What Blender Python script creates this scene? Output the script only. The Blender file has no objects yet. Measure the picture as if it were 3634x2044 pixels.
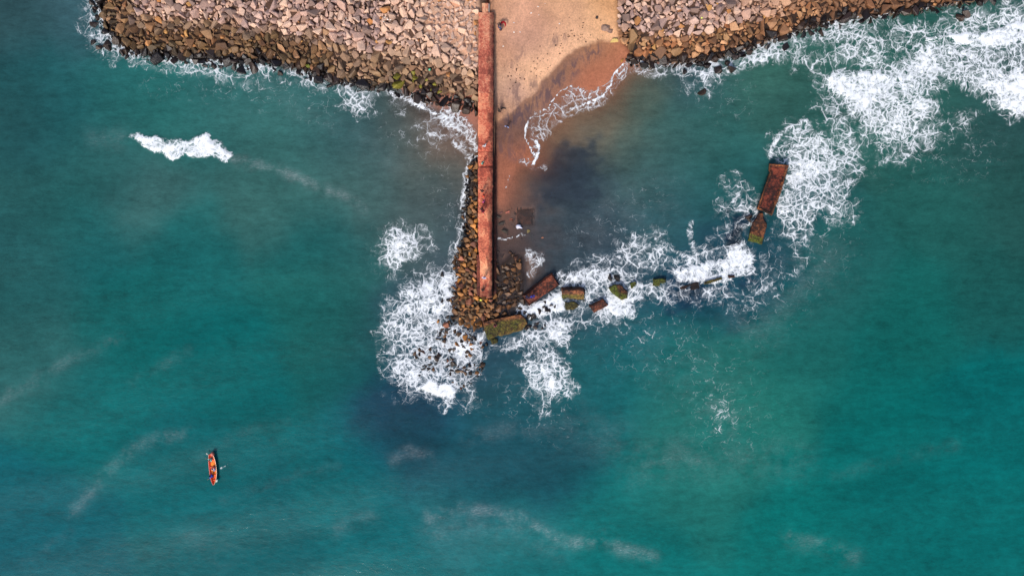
import bpy, bmesh, math, random
import numpy as np
from mathutils import Vector, Matrix, noise as mnoise

R = math.radians
random.seed(7)
rng = np.random.default_rng(7)
scene = bpy.context.scene
COL = scene.collection

# ------------------------------------------------------------------ frame
S = 0.05                      # metres per survey unit (1 unit = one photo pixel of the sea plane)
CX, CY = 1817.0, 1022.0
H = 3634 * S / 1.5            # drone height for a 24 mm lens

def W(x, y, z=0.0):
    k = (H - z) / H
    return ((x - CX) * S * k, (CY - y) * S * k, z)

K = 3634 / 2576.0             # display coords -> survey units
def D(pts): return [(x * K, y * K) for x, y in pts]

# ------------------------------------------------------------------ numeric helpers
def _hash(ix, iy, seed):
    h = (ix * 374761393 + iy * 668265263 + seed * 974634777) & 0xFFFFFFFF
    h = ((h ^ (h >> 13)) * 1274126177) & 0xFFFFFFFF
    return ((h ^ (h >> 16)) & 0xFFFF) / 65535.0

def vnoise(x, y, seed=0):
    x = np.asarray(x, float); y = np.asarray(y, float)
    ix = np.floor(x).astype(np.int64); iy = np.floor(y).astype(np.int64)
    fx = x - ix; fy = y - iy
    fx = fx * fx * (3 - 2 * fx); fy = fy * fy * (3 - 2 * fy)
    a = _hash(ix, iy, seed); b = _hash(ix + 1, iy, seed)
    c = _hash(ix, iy + 1, seed); d = _hash(ix + 1, iy + 1, seed)
    return (a * (1 - fx) + b * fx) * (1 - fy) + (c * (1 - fx) + d * fx) * fy

def fbm(x, y, seed=0, o=4):
    s = 0; a = 0.5; t = 0
    for i in range(o):
        s = s + a * vnoise(x, y, seed + i * 17); t += a
        x = np.asarray(x) * 2.03 + 11.3; y = np.asarray(y) * 2.03 + 7.7; a *= 0.5
    return s / t

def dist_line(X, Y, pts):
    d = np.full(np.shape(X), 1e9)
    for (ax, ay), (bx, by) in zip(pts[:-1], pts[1:]):
        vx, vy = bx - ax, by - ay
        L = vx * vx + vy * vy + 1e-9
        t = np.clip(((X - ax) * vx + (Y - ay) * vy) / L, 0, 1)
        d = np.minimum(d, np.hypot(X - ax - t * vx, Y - ay - t * vy))
    return d

def inside(X, Y, pts):
    r = np.zeros(np.shape(X), bool)
    n = len(pts)
    for i in range(n):
        ax, ay = pts[i]; bx, by = pts[(i + 1) % n]
        if ay == by: continue
        c = ((ay > Y) != (by > Y)) & (X < (bx - ax) * (Y - ay) / (by - ay) + ax)
        r ^= c
    return r

def sd(X, Y, pts):            # positive inside
    d = dist_line(X, Y, list(pts) + [pts[0]])
    return np.where(inside(X, Y, pts), d, -d)

def sstep(a, b, x):
    t = np.clip((np.asarray(x) - a) / (b - a), 0, 1)
    return t * t * (3 - 2 * t)

def lin(c):
    c = np.asarray(c, float) / 255.0
    return np.where(c <= 0.04045, c / 12.92, ((c + 0.055) / 1.055) ** 2.4)

def rbf(X, Y, pts, sig):
    """smooth interpolation of colours measured at scattered places (display coords)"""
    P = np.array([(p[0] * K, p[1] * K) for p in pts]); C = np.array([lin(p[2]) for p in pts])
    sh = X.shape; X = X.ravel(); Y = Y.ravel()
    num = np.zeros((X.size, 3)); den = np.zeros(X.size)
    for (px, py), c in zip(P, C):
        d2 = (X - px) ** 2 + (Y - py) ** 2
        w = np.exp(-d2 / (2 * sig * sig)) + 1e-4 / (1 + d2 / (sig * sig)) ** 2
        num += w[:, None] * c; den += w
    return (num / den[:, None]).reshape(sh + (3,))

# ------------------------------------------------------------------ survey lines
SH_L = [(352,-3000),(352,-200),(349,0),(355,47),(374,93),(393,124),(417,155),(464,182),(510,195),(573,197),(650,203),(728,213),(790,215),
        (868,226),(945,222),(1000,240),(1062,246),(1124,265),(1186,286),(1280,304),(1388,310),(1466,328),(1559,350),(1652,372),(1730,380)]
POLY_L = SH_L + [(1730,-3000)]
SH_R = [(2190,-3000),(2190,0),(2196,47),(2193,93),(2199,140),(2228,170),(2243,200),(2252,214),(2340,226),(2433,226),(2510,216),(2604,190),(2681,160),
        (2759,134),(2852,106),(2945,76),(3000,66),(3082,56),(3176,50),(3300,28),(3362,16),(3517,-8),(3700,-40),(9000,-900)]
POLY_R = SH_R + [(9000,-3000)]
SH_B = [(1735,720),(1775,720),(1788,685),(1800,650),(1812,612),(1822,585),(1838,566),(1858,560),(1885,560),(1880,520),(1866,490),(1864,455),(1872,436),(1898,396),
        (1940,388),(1958,360),(1985,328),(2029,304),(2065,312),(2100,318),(2150,300),(2185,250),(2215,222),(2260,205)]
POLY_B = SH_B + [(2260,-3000),(1735,-3000)]
TOE = [(1740,560),(1700,545),(1672,580),(1660,640),(1662,700),(1648,760),(1655,820),(1640,870),(1622,915),(1618,960),(1632,1000),(1612,1040),
       (1605,1070),(1620,1100),(1612,1130),(1650,1150),(1690,1162),(1716,1146),(1850,1112),(1862,1075),(1852,1040),(1856,990),(1846,950),(1850,918),
       (1820,905),(1800,930),(1770,945),(1760,900),(1740,880)]
SPARSE = [(1560,1130),(1620,1130),(1700,1150),(1722,1200),(1712,1290),(1690,1340),(1640,1370),(1600,1340),(1590,1290),(1500,1310),(1480,1260),(1530,1200)]
SANDPATCH = [(1480,-60),(1700,-60),(1700,240),(1650,215),(1610,170),(1560,150),(1500,110)]
WET = [(1755,432),(1790,420),(1817,398),(1845,370),(1864,351),(1907,326),(1916,300),(1926,286),(1950,258),(1979,233),(2004,202),(2040,178),(2081,161),
       (2134,143),(2175,150),(2240,150),(2700,400),(2300,900),(1755,900)]

def ground_z(X, Y):
    n = (fbm(X / 60, Y / 60, 3) - 0.5)
    # sea floor
    z = -3.0 + 1.2 * (fbm(X / 400, Y / 400, 5) - 0.5)
    # left rock slope
    d = dist_line(X, Y, SH_L); d = np.where(inside(X, Y, POLY_L), d, -d) + n * 14
    zl = np.where(d > 0, np.minimum(d * 0.0125, np.interp(X, [1480, 1600], [2.6, 1.85]) + n * 0.3), np.maximum(d * 0.028, -4))
    zl = np.where(X < 1725, zl, -9)
    # right rock slope
    d = dist_line(X, Y, SH_R); d = np.where(inside(X, Y, POLY_R), d, -d) + n * 14
    zr = np.where(d > 0, np.minimum(d * 0.0155, 2.6 + n * 0.3), np.maximum(d * 0.028, -4))
    # beach
    d = dist_line(X, Y, SH_B); d = np.where(inside(X, Y, POLY_B), d, -d)
    zb = np.where(d > 0, np.minimum(d * 0.0036, 1.8), np.maximum(d * 0.0045, -4)) + n * 0.05
    zb = np.where(X > 1725, zb, -9)
    # small sand pocket in the corner left of the jetty and the shoal right of it
    p = sd(X, Y, [(1440,322),(1560,346),(1740,366),(1740,530),(1690,470),(1650,410),(1580,385),(1500,350)])
    zp = np.where(p > 0, -0.04 + np.minimum(p * 0.004, 0.12), np.maximum(p * 0.006 - 0.04, -4)) + n * 0.05
    q = sd(X, Y, [(1740,640),(1790,690),(1830,740),(1850,850),(1900,960),(1840,1060),(1740,1060)])
    zq = np.where(q > 0, -0.28 + 0.0 * q, np.maximum(q * 0.008 - 0.28, -4)) + n * 0.25
    # rubble mound round the jetty
    t = sd(X, Y, TOE)
    zt = np.where(t > 0, np.minimum(t * 0.022 - 0.05, np.where(X > 1750, -0.05, 0.6)), np.maximum(t * 0.03, -4)) + n * 0.35
    t = sd(X, Y, SPARSE)
    zs = np.where(t > 0, -0.45 + n * 0.5, np.maximum(t * 0.03 - 0.45, -4))
    out = z
    for a in (zl, zr, zb, zp, zq, zt, zs): out = np.maximum(out, a)
    return out

# ------------------------------------------------------------------ materials
def new_mat(name):
    m = bpy.data.materials.new(name); m.use_nodes = True
    nt = m.node_tree; nt.nodes.clear()
    o = nt.nodes.new('ShaderNodeOutputMaterial'); b = nt.nodes.new('ShaderNodeBsdfPrincipled')
    nt.links.new(b.outputs[0], o.inputs['Surface'])
    return m, nt, b, o

class G:
    """tiny node graph writer"""
    def __init__(s, nt): s.nt = nt
    def _set(s, sock, v):
        if v is None: return
        if hasattr(v, 'is_output') or isinstance(v, bpy.types.NodeSocket): s.nt.links.new(v, sock)
        else: sock.default_value = v
    def math(s, op, a, b=None, c=None, clamp=False):
        n = s.nt.nodes.new('ShaderNodeMath'); n.operation = op; n.use_clamp = clamp
        s._set(n.inputs[0], a); s._set(n.inputs[1], b); s._set(n.inputs[2], c); return n.outputs[0]
    def vmath(s, op, a, b=None, sc=None):
        n = s.nt.nodes.new('ShaderNodeVectorMath'); n.operation = op
        s._set(n.inputs[0], a); s._set(n.inputs[1], b)
        if sc is not None: s._set(n.inputs['Scale'], sc)
        return n.outputs['Value' if op in ('LENGTH', 'DOT_PRODUCT', 'DISTANCE') else 'Vector']
    def noise(s, vec, scale, detail=3, rough=0.5, dist=0.0, out=0, dim='3D', typ='FBM'):
        n = s.nt.nodes.new('ShaderNodeTexNoise'); n.noise_dimensions = dim
        n.noise_type = typ
        s._set(n.inputs['Vector'], vec); n.inputs['Scale'].default_value = scale; n.inputs['Detail'].default_value = detail
        n.inputs['Roughness'].default_value = rough; n.inputs['Distortion'].default_value = dist
        return n.outputs[out]
    def voro(s, vec, scale, feature='DISTANCE_TO_EDGE', rand=1.0):
        n = s.nt.nodes.new('ShaderNodeTexVoronoi'); n.feature = feature; n.voronoi_dimensions = '2D'
        s._set(n.inputs['Vector'], vec); n.inputs['Scale'].default_value = scale; n.inputs['Randomness'].default_value = rand
        return n.outputs['Distance']
    def attr(s, name, out='Fac'):
        n = s.nt.nodes.new('ShaderNodeAttribute'); n.attribute_name = name; return n.outputs[out]
    def coord(s, out='Object'): return s.nt.nodes.new('ShaderNodeTexCoord').outputs[out]
    def mapr(s, v, a, b, c=0.0, d=1.0, smooth=True):
        n = s.nt.nodes.new('ShaderNodeMapRange'); n.interpolation_type = 'SMOOTHSTEP' if smooth else 'LINEAR'
        s._set(n.inputs['Value'], v); s._set(n.inputs['From Min'], a); s._set(n.inputs['From Max'], b)
        s._set(n.inputs['To Min'], c); s._set(n.inputs['To Max'], d); return n.outputs['Result']
    def mix(s, f, a, b, mode='MIX'):
        n = s.nt.nodes.new('ShaderNodeMix'); n.data_type = 'RGBA'; n.blend_type = mode
        s._set(n.inputs[0], f); s._set(n.inputs[6], a); s._set(n.inputs[7], b); return n.outputs[2]
    def bump(s, h, st, dist=0.1, nrm=None):
        n = s.nt.nodes.new('ShaderNodeBump'); n.inputs['Strength'].default_value = st; n.inputs['Distance'].default_value = dist
        s._set(n.inputs['Height'], h); s._set(n.inputs['Normal'], nrm); return n.outputs[0]
    def mapping(s, vec, scale=(1, 1, 1), rot=0.0):
        n = s.nt.nodes.new('ShaderNodeMapping'); s._set(n.inputs['Vector'], vec)
        n.inputs['Scale'].default_value = scale; n.inputs['Rotation'].default_value = (0, 0, rot); return n.outputs[0]

def c4(r, g, b): return tuple(lin((r, g, b))) + (1.0,)

def plain(name, rgb, rough=0.7, var=0.25, scale=6.0, bump=0.3):
    m, nt, b, o = new_mat(name); g = G(nt); co = g.coord()
    n = g.noise(co, scale, 4, 0.6)
    k = g.mapr(n, 0.25, 0.75, 1 - var, 1 + var)
    base = c4(*rgb)
    v = nt.nodes.new('ShaderNodeVectorMath'); v.operation = 'SCALE'; v.inputs[0].default_value = base[:3]
    nt.links.new(k, v.inputs['Scale']); nt.links.new(v.outputs[0], b.inputs['Base Color'])
    b.inputs['Roughness'].default_value = rough
    if bump: nt.links.new(g.bump(n, bump, 0.03), b.inputs['Normal'])
    return m

# --- water
def water_material():
    m, nt, b, o = new_mat('sea_water'); g = G(nt)
    co = g.coord()
    foam = g.attr('foam'); pale_streak = g.attr('pale_streak'); lacy = g.attr('lacy')
    wc = g.attr('wcol', 'Color'); alpha = g.attr('opac')
    # body colour: sediment clouds, plus swell and ripple shading painted in as streaks
    n1 = g.noise(co, 0.11, 5, 0.6, 0.6); n2 = g.noise(co, 0.6, 4, 0.6)
    st = g.mapping(co, (0.35, 1.0, 1.0), R(-26)); n3 = g.noise(st, 1.1, 4, 0.65, 0.4); n4 = g.noise(g.mapping(co, (0.22, 1.0, 1.0), R(-24)), 0.20, 4, 0.6, 0.6)
    gr = g.noise(g.mapping(co, (0.55, 1.3, 1.0), R(-20)), 3.2, 3, 0.8)
    k = g.math('ADD', g.math('ADD', g.mapr(n1, 0.25, 0.75, 0.86, 1.14, False), g.mapr(n4, 0.3, 0.7, -0.13, 0.13, False)), g.mapr(n2, 0.25, 0.75, -0.12, 0.12, False))
    k = g.math('ADD', k, g.mapr(n3, 0.28, 0.72, -0.16, 0.16, False))
    k = g.math('ADD', k, g.mapr(gr, 0.25, 0.75, -0.15, 0.15, False))
    body = g.vmath('SCALE', wc, None, k)
    # foam lace
    w1 = g.noise(co, 0.30, 2, 0.5, 0.0, 1); w2 = g.noise(co, 1.1, 3, 0.55, 0.0, 1)
    wv = g.vmath('ADD', g.vmath('SCALE', g.vmath('SUBTRACT', w1, (0.5, 0.5, 0.5)), None, 3.0),
                 g.vmath('SCALE', g.vmath('SUBTRACT', w2, (0.5, 0.5, 0.5)), None, 1.0))
    p = g.vmath('ADD', co, wv)
    e1 = g.voro(p, 0.40); e2 = g.voro(p, 0.95); e3 = g.voro(p, 2.0)
    r1 = g.noise(p, 0.42, 2, 0.55); r1 = g.math('ABSOLUTE', g.math('SUBTRACT', r1, 0.5))
    brk = g.noise(co, 0.16, 5, 0.6); brk2 = g.noise(p, 0.6, 4, 0.7)
    t = g.math('ADD', foam, g.math('MULTIPLY', g.math('SUBTRACT', brk, 0.5), 1.8))
    t = g.math('ADD', t, g.math('MULTIPLY', g.math('SUBTRACT', brk2, 0.5), 1.5))
    t = g.math('MULTIPLY', t, g.mapr(foam, 0.0, 0.22, 0.0, 1.0))
    tt = g.math('MINIMUM', g.math('MAXIMUM', t, 0.0), 1.5)
    wmod = g.mapr(g.noise(p, 0.75, 4, 0.75), 0.33, 0.68, 0.25, 2.3)
    def line(e, wide, soft):
        w = g.math('MULTIPLY', g.math('MULTIPLY', tt, wide), wmod)
        return g.mapr(e, g.math('MULTIPLY', w, soft), g.math('ADD', w, 0.006), 1.0, 0.0)
    l1 = g.math('MULTIPLY', line(e1, 0.085, 0.0), g.mapr(tt, 0.12, 0.60, 0.0, 0.85))
    l2 = g.math('MULTIPLY', line(e2, 0.17, 0.0), g.mapr(tt, 0.38, 0.85, 0.0, 0.95))
    l4 = g.math('MULTIPLY', line(e3, 0.18, 0.0), g.mapr(tt, 0.65, 1.2, 0.0, 0.8))
    l3 = g.math('MULTIPLY', line(r1, 0.016, 0.0), g.mapr(tt, 0.12, 0.45, 0.0, 0.5))
    f = g.math('MAXIMUM', g.math('MAXIMUM', l1, l2), g.math('MAXIMUM', l3, l4))
    clot = g.noise(p, 1.25, 5, 0.7)
    solid = g.mapr(g.math('ADD', tt, g.math('MULTIPLY', g.math('SUBTRACT', clot, 0.5), 2.6)), 0.92, 1.42)
    f = g.math('MAXIMUM', f, solid)
    veil = g.math('MULTIPLY', g.math('MULTIPLY', g.mapr(tt, 0.10, 1.0), 0.36), g.mapr(clot, 0.40, 0.64))
    f = g.math('MAXIMUM', f, veil)
    # pale wind streaks that lighten the water
    s1 = g.noise(g.mapping(co, (0.55, 1.9, 1.0), R(-30)), 2.6, 5, 0.75, 0.5)
    s2 = g.noise(co, 0.22, 5, 0.65)
    mist = g.math('MULTIPLY', pale_streak, g.mapr(s2, 0.34, 0.62))
    sc = g.math('MULTIPLY', mist, g.mapr(s1, 0.42, 0.72, 0.07, 0.28))
    f = g.math('MAXIMUM', f, sc)
    thr = g.math('MULTIPLY', g.math('MAXIMUM', g.mapr(r1, 0.0, 0.012, 1.0, 0.0), g.mapr(e1, 0.0, 0.02, 0.8, 0.0)), g.mapr(brk2, 0.48, 0.60))
    f = g.math('MAXIMUM', f, g.math('MULTIPLY', thr, g.math('MULTIPLY', g.attr('lacy'), 0.42)))
    f = g.math('MINIMUM', f, 1.0)
    shade = g.mapr(clot, 0.3, 0.62, 0.80, 1.0)
    fc = g.vmath('SCALE', (0.86, 0.90, 0.95), None, shade)
    colr = g.mix(f, body, fc)
    nt.links.new(colr, b.inputs['Base Color'])
    nt.links.new(g.mapr(f, 0.0, 0.6, 0.10, 0.8), b.inputs['Roughness'])
    b.inputs['IOR'].default_value = 1.33; b.inputs['Specular IOR Level'].default_value = 0.4
    nt.links.new(g.math('MAXIMUM', alpha, f), b.inputs['Alpha'])
    # waves
    wa = g.noise(g.mapping(co, (0.6, 1.2, 1.0), R(10)), 0.9, 5, 0.6, 0.6)
    wb = g.noise(co, 4.0, 4, 0.6)
    hgt = g.math('ADD', g.math('MULTIPLY', wa, 1.0), g.math('MULTIPLY', wb, 0.22))
    hgt = g.math('ADD', hgt, g.math('MULTIPLY', f, 0.35))
    nt.links.new(g.bump(hgt, 0.22, 0.22), b.inputs['Normal'])
    return m

def ground_material():
    m, nt, b, o = new_mat('beach_sand'); g = G(nt); co = g.coord()
    c = g.attr('gcol', 'Color'); wet = g.attr('wet')
    n1 = g.noise(co, 0.45, 5, 0.65, 0.5); n2 = g.noise(co, 3.0, 5, 0.75); n3 = g.noise(co, 12.0, 3, 0.7)
    st = g.noise(g.mapping(co, (1.6, 0.5, 1.0), R(-38)), 0.5, 5, 0.65, 1.2)
    k = g.math('ADD', g.mapr(n1, 0.25, 0.75, 0.78, 1.18, False), g.mapr(n2, 0.3, 0.7, -0.26, 0.22, False))
    k = g.math('ADD', k, g.mapr(n3, 0.3, 0.7, -0.09, 0.09, False))
    base = g.vmath('SCALE', c, None, k)
    # dark mineral streaks and specks left by the tide
    dk = g.math('MULTIPLY', g.mapr(st, 0.44, 0.60), g.attr('streak'))
    base = g.mix(g.math('MULTIPLY', dk, 0.75), base, c4(84, 68, 74))
    sp = g.voro(co, 0.9, 'F1'); sz = g.noise(co, 0.7, 2, 0.5)
    spk = g.math('MULTIPLY', g.mapr(sp, 0.05, 0.16, 1.0, 0.0), g.mapr(sz, 0.5, 0.62))
    sp2 = g.voro(co, 2.3, 'F1'); spk2 = g.math('MULTIPLY', g.mapr(sp2, 0.08, 0.2, 1.0, 0.0), g.mapr(n1, 0.5, 0.62))
    spk = g.math('MULTIPLY', g.math('MAXIMUM', spk, g.math('MULTIPLY', spk2, 0.6)), g.attr('specks'))
    base = g.mix(g.math('MULTIPLY', spk, 0.8), base, c4(95, 65, 40))
    nt.links.new(base, b.inputs['Base Color'])
    nt.links.new(g.mapr(wet, 0.0, 1.0, 0.95, 0.42), b.inputs['Roughness'])
    b.inputs['Specular IOR Level'].default_value = 0.3
    nt.links.new(g.bump(g.math('ADD', n2, g.math('MULTIPLY', n3, 0.4)), 0.5, 0.08), b.inputs['Normal'])
    return m

def rock_material():
    m, nt, b, o = new_mat('rock'); g = G(nt); co = g.coord()
    c = g.attr('rcol', 'Color'); a = g.attr('rcol', 'Alpha')
    n1 = g.noise(co, 2.2, 5, 0.7, 0.6); n2 = g.noise(co, 9.0, 4, 0.7)
    st = g.noise(g.mapping(co, (1.0, 3.5, 2.0), R(30)), 2.5, 4, 0.6)
    k = g.math('ADD', g.mapr(n1, 0.25, 0.75, 0.74, 1.24, False), g.mapr(n2, 0.25, 0.75, -0.12, 0.12, False))
    k = g.math('ADD', k, g.mapr(st, 0.3, 0.7, -0.07, 0.07, False))
    base = g.vmath('SCALE', c, None, k)
    nt.links.new(base, b.inputs['Base Color'])
    nt.links.new(g.mapr(a, 0.0, 1.0, 0.32, 0.9, False), b.inputs['Roughness'])
    nt.links.new(g.bump(g.math('ADD', n1, g.math('MULTIPLY', n2, 0.4)), 0.7, 0.12), b.inputs['Normal'])
    return m

def laterite_material(name, lo, mid, hi, dark=0.35, bump=0.8):
    m, nt, b, o = new_mat(name); g = G(nt); co = g.coord()
    n1 = g.noise(co, 0.35, 4, 0.6); n2 = g.noise(co, 2.6, 5, 0.72, 0.5); n3 = g.noise(co, 7.0, 3, 0.75)
    v = g.math('ADD', g.math('MULTIPLY', n1, 0.9), g.math('MULTIPLY', n2, 0.9))
    v = g.math('ADD', v, g.math('MULTIPLY', n3, 0.45))
    f = g.mapr(v, 0.96, 1.26, 0.0, 1.0, False)
    cr = nt.nodes.new('ShaderNodeValToRGB'); e = cr.color_ramp.elements
    e[0].position = 0.0; e[0].color = c4(*lo); e[1].position = 1.0; e[1].color = c4(*hi)
    x = cr.color_ramp.elements.new(0.5); x.color = c4(*mid)
    nt.links.new(f, cr.inputs[0])
    ac = g.attr('tint', 'Color')
    base = g.mix(1.0, cr.outputs[0], ac, 'MULTIPLY')
    pit = g.mapr(g.voro(co, 3.2, 'F1'), 0.05, 0.25, dark, 1.0)
    base = g.mix(g.mapr(g.noise(co, 1.3, 3, 0.6), 0.45, 0.6), base, g.vmath('SCALE', base, None, pit))
    moss = g.math('MULTIPLY', g.attr('tint', 'Alpha'), g.mapr(n2, 0.36, 0.56))
    mc = g.mix(g.mapr(n3, 0.35, 0.65), c4(40, 48, 12), c4(105, 118, 30))
    base = g.mix(moss, base, mc)
    nt.links.new(base, b.inputs['Base Color']); b.inputs['Roughness'].default_value = 0.85
    nt.links.new(g.bump(g.math('ADD', n2, g.math('MULTIPLY', n3, 0.5)), bump, 0.15), b.inputs['Normal'])
    return m

M_WATER = water_material(); M_GROUND = ground_material(); M_ROCK = rock_material()
M_DECK = laterite_material('laterite_top', (146, 72, 58), (198, 102, 80), (230, 158, 124))
M_WALL = laterite_material('laterite_dark', (22, 15, 15), (44, 26, 24), (78, 44, 34), 0.4)  # near-black laterite on both side walls
M_LEDGE = laterite_material('laterite_ledge', (50, 26, 22), (96, 48, 38), (130, 72, 52), 0.4)
M_BLOCK = laterite_material('laterite_block', (38, 22, 18), (92, 52, 38), (168, 108, 76), 0.3, 1.0)

# ------------------------------------------------------------------ object helpers
def link(o, parent=None):
    COL.objects.link(o)
    if parent is not None: o.parent = parent
    return o

def tag(o, label=None, cat=None, group=None, kind=None):
    if label: o['label'] = label
    if cat: o['category'] = cat
    if group: o['group'] = group
    if kind: o['kind'] = kind
    return o

def empty(name, loc, rz=0.0):
    o = bpy.data.objects.new(name, None); o.location = loc; o.rotation_euler = (0, 0, rz)
    o.empty_display_size = 0.3
    return link(o)

def mesh_obj(name, verts, faces, mat, parent=None, smooth=False, loc=None):
    me = bpy.data.meshes.new(name); me.from_pydata([tuple(v) for v in verts], [], [tuple(f) for f in faces]); me.update()
    if mat: me.materials.append(mat)
    if smooth: me.polygons.foreach_set('use_smooth', [True] * len(me.polygons))
    o = bpy.data.objects.new(name, me)
    if loc: o.location = loc
    return link(o, parent)

def bm_obj(name, bm, mat, parent=None, smooth=False, loc=None):
    me = bpy.data.meshes.new(name); bm.to_mesh(me); bm.free()
    if mat: me.materials.append(mat)
    if smooth: me.polygons.foreach_set('use_smooth', [True] * len(me.polygons))
    o = bpy.data.objects.new(name, me)
    if loc: o.location = loc
    return link(o, parent)

def set_col(me, name, cols):
    a = me.color_attributes.new(name, 'FLOAT_COLOR', 'POINT')
    a.data.foreach_set('color', np.asarray(cols, np.float32).ravel())

def set_f(me, name, v):
    a = me.attributes.new(name, 'FLOAT', 'POINT'); a.data.foreach_set('value', np.asarray(v, np.float32).ravel())

def axis(a, b, step, far):
    core = np.arange(a, b + step, step); s = []; d = step; p = core[-1]
    while p < b + far: d *= 1.5; p += d; s.append(p)
    s = np.array(s); t = []; d = step; p = a
    while p > a - far: d *= 1.5; p -= d; t.append(p)
    return np.concatenate([np.array(t)[::-1], core, s])

def grid_mesh(name, xs, ys, Z, mat):
    nx, ny = len(xs), len(ys)
    X, Y = np.meshgrid(xs, ys)
    k = (H - Z) / H
    co = np.stack([(X - CX) * S * k, (CY - Y) * S * k, Z], -1).reshape(-1, 3)
    i = np.arange(nx * ny).reshape(ny, nx)
    q = np.stack([i[1:, :-1], i[1:, 1:], i[:-1, 1:], i[:-1, :-1]], -1).reshape(-1, 4)
    me = bpy.data.meshes.new(name); me.vertices.add(len(co)); me.vertices.foreach_set('co', co.ravel())
    me.loops.add(q.size); me.loops.foreach_set('vertex_index', q.ravel().astype(np.int32))
    me.polygons.add(len(q)); me.polygons.foreach_set('loop_start', np.arange(0, q.size, 4, dtype=np.int32))
    me.polygons.foreach_set('use_smooth', np.ones(len(q), bool))
    me.update(calc_edges=True); me.materials.append(mat)
    o = bpy.data.objects.new(name, me); return link(o)

# ------------------------------------------------------------------ ground
DRY = [(1280,30,(214,172,142)),(1250,20,(170,128,98)),(1400,20,(196,156,122)),(1500,60,(205,165,124)),(1320,90,(184,146,124)),(1262,150,(190,148,120)),(1350,120,(178,142,120)),
       (1450,70,(200,160,128)),(1520,90,(228,184,142)),(1420,100,(216,174,140)),(1350,170,(228,186,150)),(1270,200,(204,168,138)),(1300,230,(172,142,128)),(1280,250,(176,146,128)),
       (1340,200,(232,188,148)),(1400,130,(226,184,148)),(1540,30,(196,152,108)),(1300,270,(205,165,132)),(1260,290,(196,150,112)),(1460,100,(226,186,148)),(1310,40,(205,160,132)),(1370,60,(180,142,118))]
WETC = [(1500,110,(168,122,88)),(1440,150,(150,108,84)),(1400,190,(146,106,84)),(1530,150,(184,116,84)),(1480,200,(182,112,82)),(1340,255,(170,124,96)),(1380,230,(146,108,90)),
        (1290,320,(128,92,78)),(1330,300,(118,88,78)),(1270,400,(160,100,76)),(1320,420,(172,104,74)),(1300,470,(166,108,86)),(1270,480,(180,110,82)),(1380,350,(176,112,84)),
        (1420,260,(180,112,84)),(1550,200,(176,112,84)),(1260,340,(130,92,74)),(1260,550,(172,112,88)),(1290,580,(150,116,100)),(1290,640,(70,62,64)),(1180,300,(172,112,92)),(1150,340,(140,110,96)),(1330,600,(90,84,84)),(1270,600,(95,78,70))]
gxs = axis(-150, 3790, 8, 60000); gys = axis(-150, 2200, 8, 60000)
gX, gY = np.meshgrid(gxs, gys)
gZ = ground_z(gX, gY)
dry = rbf(gX, gY, DRY, 38); wetc = rbf(gX, gY, WETC, 42) * 0.88
wn = (fbm(gX / 30, gY / 30, 91) - 0.5) * 16
wetm = sstep(-7, 8, sd(gX, gY, WET) + wn * 0.8 + (fbm(gX / 9, gY / 9, 97) - 0.5) * 10)
onbeach = sstep(-4, 4, gX - 1725) * (1 - sstep(-14, 10, sd(gX, gY, [(p[0], p[1]) for p in POLY_R])))
dry = dry * np.array([1.06, 0.95, 0.92])
gc = dry * (1 - wetm[..., None]) + wetc * wetm[..., None]
rub = lin((40, 29, 24)) * 0.8  # near-black ground paints in the shade of the gaps between stones
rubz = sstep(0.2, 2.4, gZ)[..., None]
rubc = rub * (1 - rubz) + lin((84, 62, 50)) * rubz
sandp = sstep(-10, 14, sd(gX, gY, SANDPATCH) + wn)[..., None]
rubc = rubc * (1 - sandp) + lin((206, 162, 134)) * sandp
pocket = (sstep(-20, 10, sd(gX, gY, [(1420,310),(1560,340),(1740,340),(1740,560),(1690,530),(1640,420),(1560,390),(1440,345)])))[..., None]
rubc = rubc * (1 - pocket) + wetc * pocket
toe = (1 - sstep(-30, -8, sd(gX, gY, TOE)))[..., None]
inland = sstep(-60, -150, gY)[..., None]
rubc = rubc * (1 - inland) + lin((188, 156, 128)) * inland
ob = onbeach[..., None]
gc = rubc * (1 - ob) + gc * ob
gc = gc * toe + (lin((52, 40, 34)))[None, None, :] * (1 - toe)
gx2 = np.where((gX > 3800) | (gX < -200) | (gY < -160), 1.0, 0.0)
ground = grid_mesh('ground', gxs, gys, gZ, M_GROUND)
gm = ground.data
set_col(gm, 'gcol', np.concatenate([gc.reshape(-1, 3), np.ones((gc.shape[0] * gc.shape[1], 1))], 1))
set_f(gm, 'wet', np.clip(wetm + (1 - sstep(0.0, 0.4, gZ)), 0, 1))
strk = np.maximum.reduce([np.exp(-dist_line(gX, gY, l) ** 2 / (2 * w * w)) * a for l, w, a in (
    ([(1770,520),(1840,560)], 14, 0.8),
    ([(1770,380),(1830,360),(1850,300)], 22, 0.8), ([(1810,420),(1900,370),(1990,280),(2110,180)], 16, 1.5), ([(1900,300),(1830,330)], 18, .8),
    ([(1960,150),(2000,130)], 14, .8), ([(1800,450),(1870,420),(1960,330)], 18, .9), ([(1820,230),(1860,180)], 12, .6), ([(1780,480),(1900,540)], 14, .7))])
set_f(gm, 'streak', np.clip(strk, 0, 1) * onbeach)
spx = np.maximum(np.exp(-dist_line(gX, gY, [(1830,280),(1950,180),(2060,110)]) ** 2 / (2 * 42 ** 2)), 0.3) * onbeach * (1 - wetm)
set_f(gm, 'specks', spx)
tag(ground, 'sandy beach and sea floor rising to a rocky shore', 'ground', kind='structure')

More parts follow.
